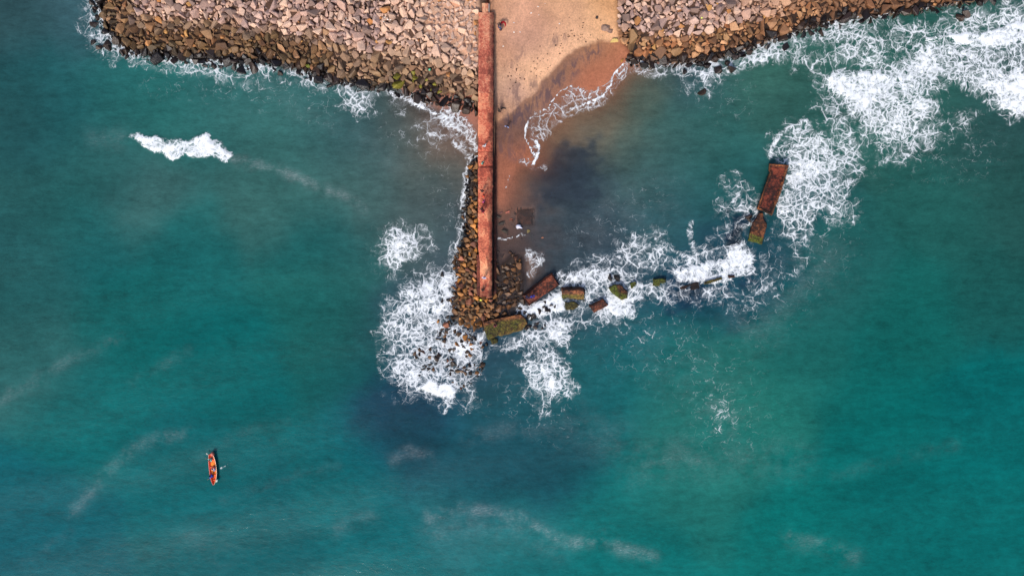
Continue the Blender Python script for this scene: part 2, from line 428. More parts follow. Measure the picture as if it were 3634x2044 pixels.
# ------------------------------------------------------------------ sea
WC = [(60,300,(42,82,84)),(180,300,(30,92,96)),(60,500,(44,90,88)),(160,520,(40,96,92)),(400,300,(38,108,102)),(240,420,(42,96,94)),(700,340,(58,108,104)),(60,700,(40,92,92)),(50,50,(52,80,84)),(200,30,(66,96,106)),(100,200,(34,94,98)),(300,250,(40,108,106)),(600,250,(62,114,112)),(800,280,(56,108,108)),(500,300,(50,112,110)),
 (100,400,(38,90,94)),(300,400,(54,104,104)),(380,460,(74,110,108)),(700,480,(56,106,102)),(900,350,(40,92,100)),(1000,450,(62,102,102)),(1100,480,(66,98,98)),
 (200,600,(24,100,102)),(500,600,(16,102,102)),(800,620,(12,98,98)),(650,500,(66,106,102)),(60,800,(36,90,90)),(100,920,(54,106,104)),(300,800,(14,102,100)),
 (600,900,(12,102,102)),(850,900,(26,94,88)),(200,1050,(10,108,108)),(500,1200,(4,104,108)),(100,1300,(0,98,108)),(600,1350,(0,100,106)),(900,1150,(6,112,114)),
 (800,760,(30,102,96)),(1080,560,(64,100,100)),(850,450,(70,112,108)),(60,600,(42,96,98)),(60,1430,(0,96,106)),
 (1000,1080,(26,74,96)),(1060,1050,(28,58,88)),(985,1030,(30,66,90)),(1150,1130,(30,92,104)),(1250,1100,(32,88,100)),(1290,1190,(20,76,92)),(1400,1110,(42,92,100)),(1200,1240,(12,86,98)),
 (1420,1180,(24,80,94)),(1480,1060,(30,100,104)),(1260,1000,(40,92,98)),(1250,930,(40,84,98)),
 (1150,1310,(50,124,128)),(1300,1330,(46,124,126)),(1000,1400,(0,108,112)),(1300,1430,(6,112,114)),(1600,1400,(8,112,110)),(1560,1260,(20,120,116)),(1700,1230,(38,116,108)),
 (1800,1160,(38,116,108)),(2000,1300,(10,112,108)),(2300,1350,(20,108,106)),(2500,1400,(10,108,106)),(2200,1000,(18,104,100)),(2500,1000,(14,104,104)),(2500,750,(34,92,88)),
 (2550,500,(42,86,82)),(2400,500,(38,98,92)),(2300,800,(24,100,94)),(2100,700,(38,98,94)),(2000,900,(34,106,100)),(1800,950,(46,116,106)),(1700,1000,(42,114,106)),
 (1550,950,(26,106,110)),(1600,840,(14,92,104)),(1700,900,(34,116,110)),(1900,1000,(40,122,110)),(1500,1350,(16,116,114)),(2200,1200,(12,106,104)),(2450,1200,(14,110,108)),
 (1440,450,(54,72,84)),(1400,480,(54,70,82)),(1450,520,(50,74,88)),(1560,500,(52,98,102)),(1400,560,(56,68,82)),(1600,400,(54,106,104)),(1700,350,(48,104,102)),(1800,300,(50,104,98)),
 (1500,340,(74,112,102)),(1600,260,(78,110,100)),(1700,480,(46,100,102)),(1800,480,(34,96,94)),(1850,400,(46,106,102)),(1650,560,(50,98,108)),(1500,600,(48,74,92)),
 (1400,620,(60,68,80)),(1350,570,(88,98,98)),(1440,650,(46,70,84)),(2000,250,(54,98,90)),(1900,230,(62,108,98)),(1750,210,(60,88,96)),(2100,300,(52,100,92)),(2450,350,(52,86,86)),
 (2350,300,(48,98,90)),(1380,460,(84,90,84)),(1340,500,(120,100,88)),(1420,380,(100,108,92)),(1470,300,(126,108,88)),(1540,230,(116,104,86)),(1300,520,(158,110,88)),(1270,570,(150,112,96)),
 (1280,620,(78,72,74)),(1310,640,(66,66,74)),(1150,430,(100,104,92)),(1120,390,(96,106,98)),(1170,340,(160,110,90)),(1200,280,(165,110,90)),(1130,300,(130,104,92)),(1060,300,(70,100,100)),
 (1400,320,(160,108,82)),(1480,240,(160,106,82)),(1360,400,(150,104,80)),(1160,500,(74,84,94)),(1150,600,(60,76,92)),(1130,540,(78,98,102)),(1540,700,(34,60,84)),(1750,730,(30,66,90)),(1850,600,(34,54,84)),(1900,660,(28,70,88)),
 (1950,480,(34,84,90)),(1480,700,(54,90,104)),(1180,900,(50,66,90)),(1050,850,(48,84,98))]
wxs = axis(-150, 3790, 5.5, 60000); wys = axis(-150, 2200, 5.5, 60000)
X, Y = np.meshgrid(wxs, wys)
wcol = rbf(X + (fbm(X / 90, Y / 90, 41) - 0.5) * 90, Y + (fbm(X / 90, Y / 90, 47) - 0.5) * 90, WC, 88)
wfar = sstep(60, 300, np.minimum(np.minimum(dist_line(X, Y, SH_B), dist_line(X, Y, [(1720,560),(1720,1050)])), dist_line(X, Y, SH_R[1:-1])))[..., None]
wbroad = rbf(X, Y, WC, 230)
wcol = wcol * (1 - 0.45 * wfar) + wbroad * 0.45 * wfar

def DK(pts, col, amt, soft):
    global wcol
    nz_ = (fbm(X / 150, Y / 150, 141, 5) - 0.5) * 190 + (fbm(X / 30, Y / 30, 149) - 0.5) * 110
    m_ = amt * sstep(-soft, soft, sd(X, Y, D(pts)) + nz_)
    wcol = wcol * (1 - m_[..., None]) + lin(col) * m_[..., None]
DK([(1380,430),(1430,388),(1500,400),(1560,450),(1550,540),(1480,600),(1500,680),(1420,690),(1400,600),(1350,560),(1345,480)], (52,78,88), 0.6, 90)
DK([(1385,430),(1430,392),(1480,400),(1500,460),(1470,530),(1400,520),(1365,500)], (50,62,74), 0.72, 60)
DK([(950,1000),(1060,1010),(1110,1030),(1130,1070),(1070,1110),(980,1110),(940,1060)], (32,60,78), 0.66, 75)
DK([(950,1100),(1200,1080),(1450,1050),(1500,1150),(1400,1250),(1150,1240),(1000,1190)], (30,78,90), 0.6, 110)
DK([(1840,560),(1870,540),(1880,580),(1850,620),(1825,610)], (30,42,64), .7, 30)
DK([(1700,712),(1780,700),(1900,670),(1910,720),(1780,760),(1710,750)], (30,56,80), .7, 40)
nA = fbm(X / 34, Y / 34, 21) - 0.5; nB = fbm(X / 11, Y / 11, 22, 3) - 0.5
foam = np.zeros_like(X)
def FP(pts, val, soft=22, jit=46, disp=True):
    """foam mass with ragged edge"""
    global foam
    p = D(pts) if disp else pts
    x0 = min(a for a, b in p) - 90; x1 = max(a for a, b in p) + 90; y0 = min(b for a, b in p) - 90; y1 = max(b for a, b in p) + 90
    ix = np.where((wxs > x0) & (wxs < x1))[0]; iy = np.where((wys > y0) & (wys < y1))[0]
    sl = (slice(iy[0], iy[-1] + 1), slice(ix[0], ix[-1] + 1))
    k_ = 1.0 if soft < 21 else 1.6
    d = sd(X[sl], Y[sl], p) + nA[sl] * jit * k_ + nB[sl] * jit * 0.35; soft = soft * k_
    g_ = 1.0 if soft < 21 else 0.62 + 0.38 * sstep(0, 70, d)
    foam[sl] = np.maximum(foam[sl], val * sstep(-soft * 1.3, soft * 0.8, d) * g_)
def FL(pts, w, val, jit=12, disp=True):
    global foam
    p = D(pts) if disp else pts
    x0 = min(a for a, b in p) - 90; x1 = max(a for a, b in p) + 90; y0 = min(b for a, b in p) - 90; y1 = max(b for a, b in p) + 90
    ix = np.where((wxs > x0) & (wxs < x1))[0]; iy = np.where((wys > y0) & (wys < y1))[0]
    sl = (slice(iy[0], iy[-1] + 1), slice(ix[0], ix[-1] + 1))
    d = dist_line(X[sl] + nA[sl] * jit, Y[sl] + nB[sl] * jit, p)
    foam[sl] = np.maximum(foam[sl], val * (1 - sstep(w * 0.4, w * 1.3, d)))

# left shore
FP([(215,-60),(262,-60),(262,60),(275,100),(340,128),(300,158),(240,150),(215,100),(195,50)], 0.62)
FL([(236,-60),(240,0),(258,45),(272,92),(300,120),(345,138)], 15, 1.0)
FL([(340,145),(450,163),(560,168),(680,186),(800,206)], 46, 0.50, 30)
FL([(330,138),(400,150),(520,155),(620,162),(700,175),(800,190),(850,200)], 14, 0.85, 18)
FL([(560,190),(640,215),(720,205)], 40, 0.36)
FP([(838,208),(880,198),(925,215),(945,240),(940,268),(905,288),(858,262)], 0.95, 26)
FL([(850,205),(920,225),(980,235)], 18, 0.8)
FP([(950,215),(1050,225),(1150,262),(1205,275),(1205,300),(1170,335),(1205,385),(1120,345),(1040,352),(1010,330),(1050,290),(960,250)], 0.55)
FL([(985,235),(1030,255),(1070,275),(1110,292),(1145,305)], 7, 1.3, 6)
FP([(1105,278),(1150,270),(1168,296),(1198,332),(1205,395),(1185,360),(1150,330),(1110,312)], 1.2, 14, 14)
FL([(1120,290),(1160,280),(1195,283)], 4, 0.9, 8); FL([(1060,235),(1080,260),(1120,275)], 3, .8, 10); FL([(1100,240),(1110,262),(1140,272)], 3, .8, 10)
FP([(1020,340),(1080,320),(1130,340),(1120,352),(1060,356)], 0.75)
FL([(1140,360),(1165,375),(1200,372)], 10, 0.75); FL([(1150,340),(1175,385),(1195,400)], 10, .8)
FL([(1190,395),(1178,440),(1172,490),(1163,540),(1155,600),(1140,650)], 24, 0.5, 24)
FL([(1186,400),(1172,425),(1178,455),(1160,500),(1168,540),(1150,600),(1148,660)], 7, 1.0, 26)
# loose patches
FP([(320,345),(348,330),(372,346),(400,342),(425,355),(450,347),(475,357),(500,345),(520,342),(548,362),(582,388),(570,402),(545,392),(500,397),(470,392),(432,404),(414,392),(380,376),(350,356)], 1.35, 8, 30)
FP([(960,572),(1000,560),(1050,588),(1086,625),(1050,650),(1012,690),(985,692),(955,640)], 1.05, 34, 40)
FP([(950,600),(990,600),(1000,690),(950,690)], .4)
# tip of the jetty
FP([(1150,672),(1158,720),(1150,780),(1140,800),(1180,820),(1225,842),(1222,880),(1212,920),(1197,960),(1195,995),(1150,1000),(1120,990),(1050,985),(1000,1000),(975,950),(962,880),(958,820),(975,760),(1000,725),(1050,690),(1100,672)], 0.93, 34, 44)
FP([(1110,690),(1156,690),(1158,740),(1148,790),(1100,790),(1090,740)], 1.45, 26)
FP([(1130,815),(1222,842),(1215,900),(1160,930),(1090,900),(1085,850)], 1.3, 22)
FP([(970,860),(1040,850),(1050,930),(1010,970),(975,940)], 1.0, 26)
FP([(1045,590),(1088,622),(1130,668),(1100,700),(1030,690),(1060,650)], 0.5)
FP([(1052,974),(1085,958),(1130,963),(1152,985),(1140,1006),(1110,996),(1080,984)], 1.6, 12, 30)
FP([(1108,996),(1150,990),(1200,980),(1190,1015),(1150,1040),(1128,1048),(1112,1025)], 0.72)
FP([(1180,940),(1240,880),(1320,850),(1340,880),(1260,910),(1210,980)], 0.55)
# right of the big slab
FP([(1308,768),(1330,772),(1408,733),(1420,780),(1380,792),(1335,800),(1300,790)], 1.3, 14, 16)
FP([(1240,868),(1300,850),(1335,815),(1400,785),(1445,795),(1445,850),(1420,880),(1330,885),(1280,890)], 1.05, 22)
FP([(1330,860),(1430,850),(1420,900),(1432,950),(1448,985),(1405,1010),(1385,1055),(1340,1010),(1308,950),(1322,900)], 0.92, 28)
FP([(1430,790),(1520,790),(1600,800),(1590,830),(1500,830),(1440,850)], 0.6)
# chain of blocks
FP([(1410,700),(1450,658),(1530,640),(1580,660),(1620,700),(1700,690),(1740,770),(1680,760),(1620,745),(1600,800),(1540,820),(1480,800),(1412,790)], 0.86, 30)
FP([(1410,690),(1470,665),(1540,680),(1540,715),(1480,720),(1420,712)], 1.05, 18)
FP([(1515,735),(1560,745),(1600,790),(1560,800),(1520,780)], 1.15, 16)
FP([(1520,650),(1550,588),(1630,572),(1700,600),(1720,640),(1830,590),(1840,640),(1760,670),(1680,690),(1560,705)], 0.63, 26, 60)
FL([(1740,560),(1735,600),(1750,640),(1730,670)], 12, .66); FL([(1650,600),(1690,630),(1760,660)], 10, .8)
FP([(1688,675),(1760,662),(1826,655),(1835,622),(1870,614),(1903,643),(1890,680),(1820,705),(1760,708),(1700,705)], 1.22, 16, 30)
FP([(1640,700),(1760,705),(1900,690),(1990,700),(1960,750),(1880,780),(1740,770),(1660,745)], 0.52)
FL([(1640,730),(1660,750),(1700,760)], 10, .8)
# wave round the tall block
FP([(1945,395),(1948,345),(1985,315),(2060,300),(2100,340),(2150,400),(2165,500),(2145,548),(2050,560),(2025,610),(1955,600),(1945,550),(1985,430)], 0.86, 30)
FL([(1940,400),(1944,365),(1962,338),(1990,318),(2030,306)], 9, 1.0, 16)
FP([(1985,415),(2020,400),(2030,500),(1960,560),(1945,540)], 1.05, 20)
FP([(1930,560),(1985,560),(2030,620),(1960,650),(1920,640)], .55)
FP([(1800,440),(1870,430),(1920,500),(1915,560),(1870,620),(1800,610),(1800,520)], 0.44, 26, 60)
FL([(1890,520),(1910,540),(1900,560),(1860,570)], 10, .85)
FP([(1880,610),(1960,620),(2050,640),(2000,700),(1900,700)], .4)
# surf, top right
FP([(2072,192),(2110,175),(2200,182),(2235,160),(2330,92),(2400,96),(2700,40),(2700,290),(2540,292),(2490,262),(2440,232),(2365,228),(2362,300),(2320,340),(2250,380),(2200,390),(2145,310),(2110,258),(2075,220)], 1.0, 26)
FP([(2072,192),(2110,174),(2230,183),(2320,195),(2310,240),(2200,262),(2140,252),(2106,244)], 1.22, 16, 26)
FP([(2400,95),(2560,60),(2700,40),(2700,110),(2500,120),(2420,112)], 1.3, 20)
FP([(2520,180),(2600,150),(2700,150),(2700,290),(2540,290),(2490,250)], 1.25, 20)
FP([(1990,120),(2200,60),(2400,25),(2700,-60),(2700,80),(2400,105),(2300,120),(2200,185),(2080,185),(2050,215),(1960,150)], 0.72, 30, 60)
FL([(2330,100),(2400,90),(2450,96),(2560,60)], 8, 1.3)
FP([(2060,230),(2110,240),(2160,330),(2180,430),(2130,480),(2060,330)], 0.74)
FP([(2120,300),(2350,260),(2460,275),(2440,340),(2300,400),(2260,425),(2170,400)], 0.55, 30, 60)
FP([(2330,250),(2470,280),(2460,380),(2400,410),(2360,330)], .36)
# right shore and beach
FL([(1590,160),(1650,172),(1720,168),(1800,180),(1860,156),(1950,122),(2060,98),(2200,60)], 40, 0.68, 30)
FL([(1600,150),(1660,162),(1730,160),(1800,150),(1870,128),(1960,95),(2050,66),(2130,50),(2300,20),(2450,-10)], 14, 0.95, 22)
FL([(1780,150),(1790,180),(1770,200)], 14, .9); FP([(1700,180),(1800,180),(1830,200),(1790,235),(1720,220)], .5)
FP([(1320,310),(1345,278),(1375,275),(1440,215),(1485,228),(1530,205),(1565,160),(1590,170),(1550,215),(1500,245),(1420,285),(1380,340),(1345,400),(1320,420),(1300,400),(1340,385)], 0.60, 12, 20)
FL([(1870,438),(1884,408),(1898,394),(1925,390),(1942,386),(1958,360),(1970,342),(1995,318),(2029,304),(2055,314),(2081,330)], 2.2, 1.25, 8, False)
FL([(2013,402),(2035,384),(2066,373),(2098,358),(2128,346),(2145,335),(2155,320),(2168,298),(2176,272),(2190,252),(2212,228)], 4, 1.35, 12, False)
FL([(2013,402),(2066,385),(2128,360),(2160,330),(2200,270),(2230,225)], 20, 0.62, 16, False)
FL([(1880,450),(1930,420),(1990,400),(2030,390)], 20, 0.62, 16, False)
FL([(1870,438),(1863,462),(1861,487),(1875,518),(1889,544),(1900,552)], 4, 1.5, 5, False)
FL([(1903,500),(1912,530),(1908,550),(1894,581)], 6, 1.6, 6, False)
FL([(1900,568),(1870,566),(1852,563),(1833,560),(1818,575),(1810,600),(1806,628),(1793,673)], 2.6, 1.05, 6, False)
FL([(1850,575),(1900,600),(1935,590)], 12, .6, 14, False); FL([(1925,470),(1960,440),(2010,400)], 16, .62, 14, False)
FP([(1320,640),(1350,628),(1365,655),(1350,690),(1330,700),(1335,665)], 0.85, 14)
FL([(1253,600),(1270,603),(1290,598)], 4, 1.1, 6); FL([(1300,595),(1310,588),(1320,592)], 3, .9, 4)
FL([(1120,995),(1128,1020),(1118,1040)], 6, 1.0, 8)
# drifting flecks
FP([(1560,820),(1640,800),(1660,860),(1580,870)], .36); FP([(1790,1000),(1850,990),(1850,1070),(1800,1095),(1785,1060)], 0.42)
FL([(794-8,1660),(796,1656),(806,1648)], 3, 0.7, 4, False)
FL([(1900,760),(1930,700),(1990,650)], 30, .33, 20)

pale_streak = np.zeros_like(X)
def SC(pts, w, v):
    global pale_streak
    d = dist_line(X, Y, D(pts)) + nA * 20
    pale_streak = np.maximum(pale_streak, v * np.exp(-(np.maximum(d, 0) / (w * K)) ** 2))
SC([(585,403),(640,415),(700,428),(760,452),(820,478),(880,498),(915,522)], 12, 0.85)
SC([(300,350),(240,345)], 25, .25)
SC([(0,1010),(120,935),(200,895),(300,850)], 14, .34); SC([(180,1290),(270,1190),(330,1130),(400,1100),(470,1090)], 15, .5); SC([(340,960),(400,925),(470,885)], 14, .2); SC([(500,1150),(600,1090),(720,1060)], 12, .14); SC([(560,1260),(700,1210),(850,1170)], 12, .12); SC([(60,1410),(180,1340)], 12, .16)
SC([(990,1155),(1030,1132),(1090,1150)], 15, .45); SC([(1080,1300),(1150,1285),(1250,1288),(1310,1300),(1360,1335),(1430,1365),(1520,1355),(1560,1380),(1640,1400)], 16, 0.85)
SC([(1090,1340),(1180,1320),(1300,1320),(1400,1380)], 30, .30); SC([(1180,1100),(1300,1075),(1400,1085)], 20, .35)
SC([(1560,820),(1700,900),(1800,1000),(1830,1080)], 90, .16); SC([(1800,1020),(1850,1070)], 30, .5); SC([(1600,1150),(1760,1130)], 40, .3)
SC([(1900,800),(1980,720),(2060,650)], 70, .35); SC([(1430,1050),(1560,1120)], 60, .2)
SC([(1480,600),(1560,540),(1650,500)], 60, .22); SC([(620,180),(800,300),(1000,420)], 30, .14); SC([(1600,1180),(1700,1160),(2000,1150)], 50, .22)
SC([(850,1330),(930,1300)], 20, .3); SC([(30,980),(100,960)], 20, .3); SC([(2000,1360),(2150,1400)], 22, .25); SC([(1980,1340),(2080,1370),(2150,1400)], 14, .45); SC([(1620,1170),(1700,1150),(1760,1160)], 14, .4); SC([(2100,1200),(2250,1150),(2400,1120)], 16, .1)
SC([(480,1340),(560,1400)], 30, .16)

lacy = np.zeros_like(X)
for pts, w_, v_ in [([(1560,820),(1700,880),(1800,980),(1830,1060)], 90, .9), ([(1900,780),(1990,690),(2080,600)], 70, 1.0), ([(2250,380),(2350,360),(2440,380)], 60, 1.0), ([(1480,600),(1560,540),(1650,500)], 50, .7),
                    ([(400,190),(700,240),(850,280)], 40, .8), ([(1100,420),(1140,560)], 35, .8), ([(1000,640),(1080,700)], 60, .9), ([(1280,1000),(1400,1060)], 50, .9), ([(1480,830),(1700,800)], 50, .9), ([(1000,320),(1100,380)], 50, .8), ([(1750,210),(1850,250)], 50, .8)]:
    lacy = np.maximum(lacy, v_ * np.exp(-(dist_line(X, Y, D(pts)) / (w_ * K)) ** 2))
wg = ground_z(X, Y)
swell = 0.10 * np.sin((X * 0.25 + Y) / 46 + 3 * fbm(X / 300, Y / 300, 61)) * np.clip(-wg / 2, 0, 1)
WZ = swell + 0.28 * np.clip(foam - 0.55, 0, 0.7) * (0.4 + fbm(X / 12, Y / 12, 71)) * np.clip(-wg * 1.2, 0.05, 1)
depth = np.clip(WZ - wg, 0, 10)
opac = 1 - np.exp(-3.4 * depth)
for pl_, k_ in (([(1826,738),(1898,738),(1898,804),(1826,804)], 0.42), ([(2398,992),(2492,988),(2496,1044),(2404,1062)], 0.75), ([(2568,878),(2592,830),(2616,792),(2638,810),(2630,870),(2600,888)], 0.6)):
    opac = opac * (1 - (1 - k_) * sstep(-3, 6, sd(X, Y, pl_)))      # the slab lies barely below the surface
opac = np.clip(opac, 0.05, 1)
sea = grid_mesh('sea', wxs, wys, WZ, M_WATER)
wm = sea.data
set_col(wm, 'wcol', np.concatenate([(np.clip((wcol - [0.006, 0.010, 0.012]) * 0.80, 0.0005, 1)).reshape(-1, 3), np.ones((X.size, 1))], 1))
set_f(wm, 'foam', foam); set_f(wm, 'pale_streak', pale_streak); set_f(wm, 'lacy', lacy); set_f(wm, 'opac', opac)
tag(sea, 'turbid teal sea with white foam lace round the rocks', 'sea', kind='structure')

# ------------------------------------------------------------------ boulders
def rock_templates(n):
    out = []
    for s in range(n):
        r = random.Random(100 + s); bm = bmesh.new()
        for i in range(r.choice((8, 8, 9, 10, 12, 14))):
            v = Vector((r.gauss(0, 1), r.gauss(0, 1), r.gauss(0, 1))).normalized()
            m_ = max(abs(v.x), abs(v.y), abs(v.z))
            v = v * (1 - 0.55) + v / m_ * 0.55
            v *= r.uniform(0.86, 1.04)
            bm.verts.new(v)
        res = bmesh.ops.convex_hull(bm, input=bm.verts)
        bad = [e for e in res['geom_interior'] + res['geom_unused'] if isinstance(e, bmesh.types.BMVert)]
        if bad: bmesh.ops.delete(bm, geom=list(set(bad)), context='VERTS')
        bmesh.ops.dissolve_limit(bm, angle_limit=R(14), verts=bm.verts, edges=bm.edges)
        bmesh.ops.bevel(bm, geom=list(bm.edges), offset=0.07, segments=1, affect='EDGES', clamp_overlap=True)
        bmesh.ops.recalc_face_normals(bm, faces=bm.faces)
        bm.verts.index_update()
        vs = np.array([v.co[:] for v in bm.verts]); fs = [tuple(v.index for v in f.verts) for f in bm.faces]
        c = (vs.max(0) + vs.min(0)) / 2; vs = (vs - c) / ((vs.max(0) - vs.min(0)) / 2)
        out.append((vs, fs)); bm.free()
    return out
TPL = rock_templates(70)

def pack(test, bbox, levels, rnd, lap=0.80, dens=None):
    cell = 26.0; grid = {}; out = []
    x0, y0, x1, y1 = bbox; area = (x1 - x0) * (y1 - y0)
    for r, mult in levels:
        n = int(area / (math.pi * r * r) * mult)
        xs = [rnd.uniform(x0, x1) for _ in range(n)]; ys = [rnd.uniform(y0, y1) for _ in range(n)]
        ok = test(np.array(xs), np.array(ys))
        for x, y, k in zip(xs, ys, ok):
            if not k: continue
            rr = r * rnd.uniform(0.85, 1.15); gx, gy = int(x // cell), int(y // cell); good = True
            for i in range(gx - 2, gx + 3):
                for j in range(gy - 2, gy + 3):
                    for (a, b, c) in grid.get((i, j), ()):
                        if (a - x) ** 2 + (b - y) ** 2 < ((c + rr) * lap) ** 2: good = False; break
                    if not good: break
                if not good: break
            if good:
                grid.setdefault((gx, gy), []).append((x, y, rr)); out.append((x, y, rr))
    return out

def sdL(x, y): return np.where(inside(x, y, POLY_L), 1, -1) * dist_line(x, y, SH_L)
def sdR(x, y): return np.where(inside(x, y, POLY_R), 1, -1) * dist_line(x, y, SH_R)
rnd = random.Random(5)
rocks = []   # x, y, r, area
def tL(x, y):
    nz = fbm(x / 40, y / 40, 33)
    s_ = sd(x, y, SANDPATCH)
    thin = np.where((s_ > 0), rng.random(len(x)) < 0.10, True)
    return (sdL(x, y) > -22 + (nz - 0.5) * 30) & (x < 1692) & thin
def tR(x, y):
    nz = fbm(x / 40, y / 40, 34)
    d = sdR(x, y)
    return (d > np.where((x < 2245) & (y < 200), 2, -20 + (nz - 0.5) * 34))
LV = [(20, 0.12), (16, 0.7), (13, 2.2), (10, 5), (7.6, 8), (5.6, 8), (4.2, 4)]
for a in pack(tL, (330, -70, 1695, 400), LV, rnd): rocks.append(a + ('L',))
for a in pack(tR, (2190, -70, 3720, 260), LV, rnd): rocks.append(a + ('R',))
def tT(x, y):
    right = x > 1762
    return (sd(x, y, TOE) > -6) & ~((x > 1692) & (x < 1763) & (y < 1050)) & (~right | ((fbm(x / 22, y / 22, 66) > 0.42) & (sd(x, y, TOE) > 2 + 26 * (fbm(x / 14, y / 14, 67) - 0.4)))) & ~(sd(x, y, [(1711,1139),(1847,1113),(1872,1140),(1778,1195),(1732,1215)]) > -4)
for a in pack(tT, (1590, 540, 1880, 1170), [(12, .6), (9.5, 2.5), (7.5, 6), (5.8, 8), (4.4, 5)], rnd, 0.78): rocks.append(a + ('T',))
def tS(x, y): return (sd(x, y, SPARSE) > -10) & (fbm(x / 32, y / 32, 77) > 0.52)
for a in pack(tS, (1470, 1120, 1730, 1380), [(10, 1.0), (8, 2.5), (6, 4), (4.5,3)], rnd, 0.8): rocks.append(a + ('S',))
def tJ(x, y): return (fbm(x / 40, y / 40, 88) > 0.52) & (x > 1768)
for a in pack(tJ, (1766, 740, 1900, 910), [(10, .5), (7, 1.0), (5, .8)], rnd, 0.95): rocks.append(a + ('J',))
# single rocks seen in the surf
for x, y, r in [(1893,1118,13),(1912,1105,11),(1940,1098,9),(1957,1085,9),(1888,1130,8),(1845,1108,8),(1880,1160,9),(1900,1162,9),(1868,1164,8),(1935,1155,6),
                (1876,1122,8),(1935,1072,6),(2168,985,12),(2188,986,13),(1930,1090,8),(1948,1103,8),(1970,1088,6),(1862,1110,7),(1905,1148,7),(1925,1165,6),
                (1568,976,10),(1565,1062,12),(1590,1063,10),(1490,1330,6),
                (2510,232,13),(2548,250,15),(2594,240,20),(2580,226,11),(2430,258,10),(2786,172,13),(3408,62,17),(3425,54,15),(2490,330,15),(2660,190,11),(2640,195,11),
                (330,14,11),(340,30,9),(335,90,13),(330,150,10),(352,168,14),(385,172,11),(436,190,12),(452,205,9),(1172,278,16),(1230,285,11),(1302,315,12),(1325,310,8),(1062,230,20),(1128,248,22),
                (2657,770,13),(2655,782,11)]:
    rocks.append((x, y, r, 'W'))
rx_ = np.array([r[0] for r in rocks]); ry_ = np.array([r[1] for r in rocks])
gz_ = ground_z(rx_, ry_); dl = sdL(rx_, ry_); dr = sdR(rx_, ry_)
toned = fbm(rx_ / 95, ry_ / 60, 55)

PINK = [(206,172,152),(190,154,138),(170,140,130),(216,180,156),(150,122,112),(196,164,150),(178,142,122),(132,108,98)]
TAN = [(196,146,104),(172,122,84),(146,102,70),(182,138,102),(128,88,60),(164,108,70),(110,76,52)]
OLIVE = [(118,88,54),(98,76,46),(134,98,60),(80,62,40),(106,72,42),(150,112,68)]
ORNG = [(184,128,78),(176,116,66),(192,142,84)]
DARK = [(34,26,25),(46,32,27),(28,22,22),(56,40,30)]
def pick(l): return l[rnd.randrange(len(l))]
def mixc(a, b, t): return tuple(a[i] * (1 - t) + b[i] * t for i in range(3))
info = []
for i, (x, y, r, z) in enumerate(rocks):
    wetv = 1.0; kind = ''
    t = toned[i]; u = rnd.random()
    if z == 'L':
        d = dl[i] + (t - 0.5) * 60 + rnd.uniform(-9, 9)
        if d < 18: c, kind, wetv = pick(DARK), 'black wet', 0.0
        elif d < 62:
            c, kind = (pick(OLIVE), 'olive brown') if u < 0.75 else (pick(TAN), 'brown'); wetv = 0.5
            if u > 0.97: c, kind = (118,128,30), 'mossy green'
        elif d < 100: c, kind = (mixc(pick(OLIVE), pick(TAN), rnd.random()), 'brown')
        elif d < 130: c, kind = (mixc(pick(PINK), pick(OLIVE), rnd.uniform(0.2, 0.7)), 'greyish brown')
        else: c, kind = (pick(PINK), 'pale pinkish')
        if 18 < d < 120: c = mixc(tuple(v_ * 0.90 for v_ in c), (96, 78, 58), 0.15)
        if x > 1180 and 24 < d < 100: c = mixc(c, pick(PINK), 0.35)
        if x > 1350 and d > 95: c = mixc(c, (226,188,160), 0.45)
        if d > 30 and u > 0.975: c, kind = pick(ORNG), 'orange'
        if 1380 < x < 1600 and 10 < d < 60 and u > 0.8: c, kind = (128,120,40), 'mossy green'
    elif z == 'R':
        d = dr[i] + (t - 0.5) * 50 + rnd.uniform(-9, 9)
        if x < 2340: d = max(d, (208 - y) * 0.85)
        if d < 16: c, kind, wetv = pick(DARK), 'black wet', 0.0
        elif d < 90: c, kind = (pick(TAN) if u < 0.65 else mixc(pick(TAN), pick(OLIVE), .6), 'tan'); wetv = 0.7
        else: c, kind = (pick(PINK), 'pale pinkish')
        if x > 2600 and d >= 16: c = mixc(c, pick(TAN), min(1, (x - 2600) / 250) * 0.8); kind = 'tan'
        if x > 2900 and d >= 16: c = mixc(c, (92,62,42), 0.4); kind = 'brown'
        if d > 16 and u > 0.965: c, kind = pick(ORNG), 'orange'
    elif z in 'TS':
        c = pick([(176,118,62),(160,108,60),(196,130,62),(138,96,56),(118,86,56),(150,104,66),(158,98,72),(100,76,50)]); kind = 'orange brown'; wetv = 0.5
        if sd(np.array([x]), np.array([y]), TOE)[0] < 9 and (y < 880) and u < 0.75: c, kind, wetv = pick(DARK), 'black wet', 0.0
        kk_ = rnd.choice((0.72, 0.9, 1.05)); c = tuple(v_ * kk_ for v_ in c)
        if y < 720 and u < 0.5: c, kind = mixc(c, (40,34,32), 0.7), 'dark brown'
        if z == 'S' and u < 0.5: c, kind, wetv = mixc(c, (30,24,24), 0.75), 'dark wet', 0.1
        if x > 1762: c = mixc(c, (104,72,56), 0.35)
    elif z == 'J': c = pick([(92,74,62),(120,84,64),(74,66,56),(150,90,66)]); kind = 'submerged brown'; wetv = .2
    else: c = pick(DARK); c = mixc(c, (80,58,42), rnd.random() * .5); kind = 'black wet'; wetv = 0.05
    info.append((c, kind, wetv))

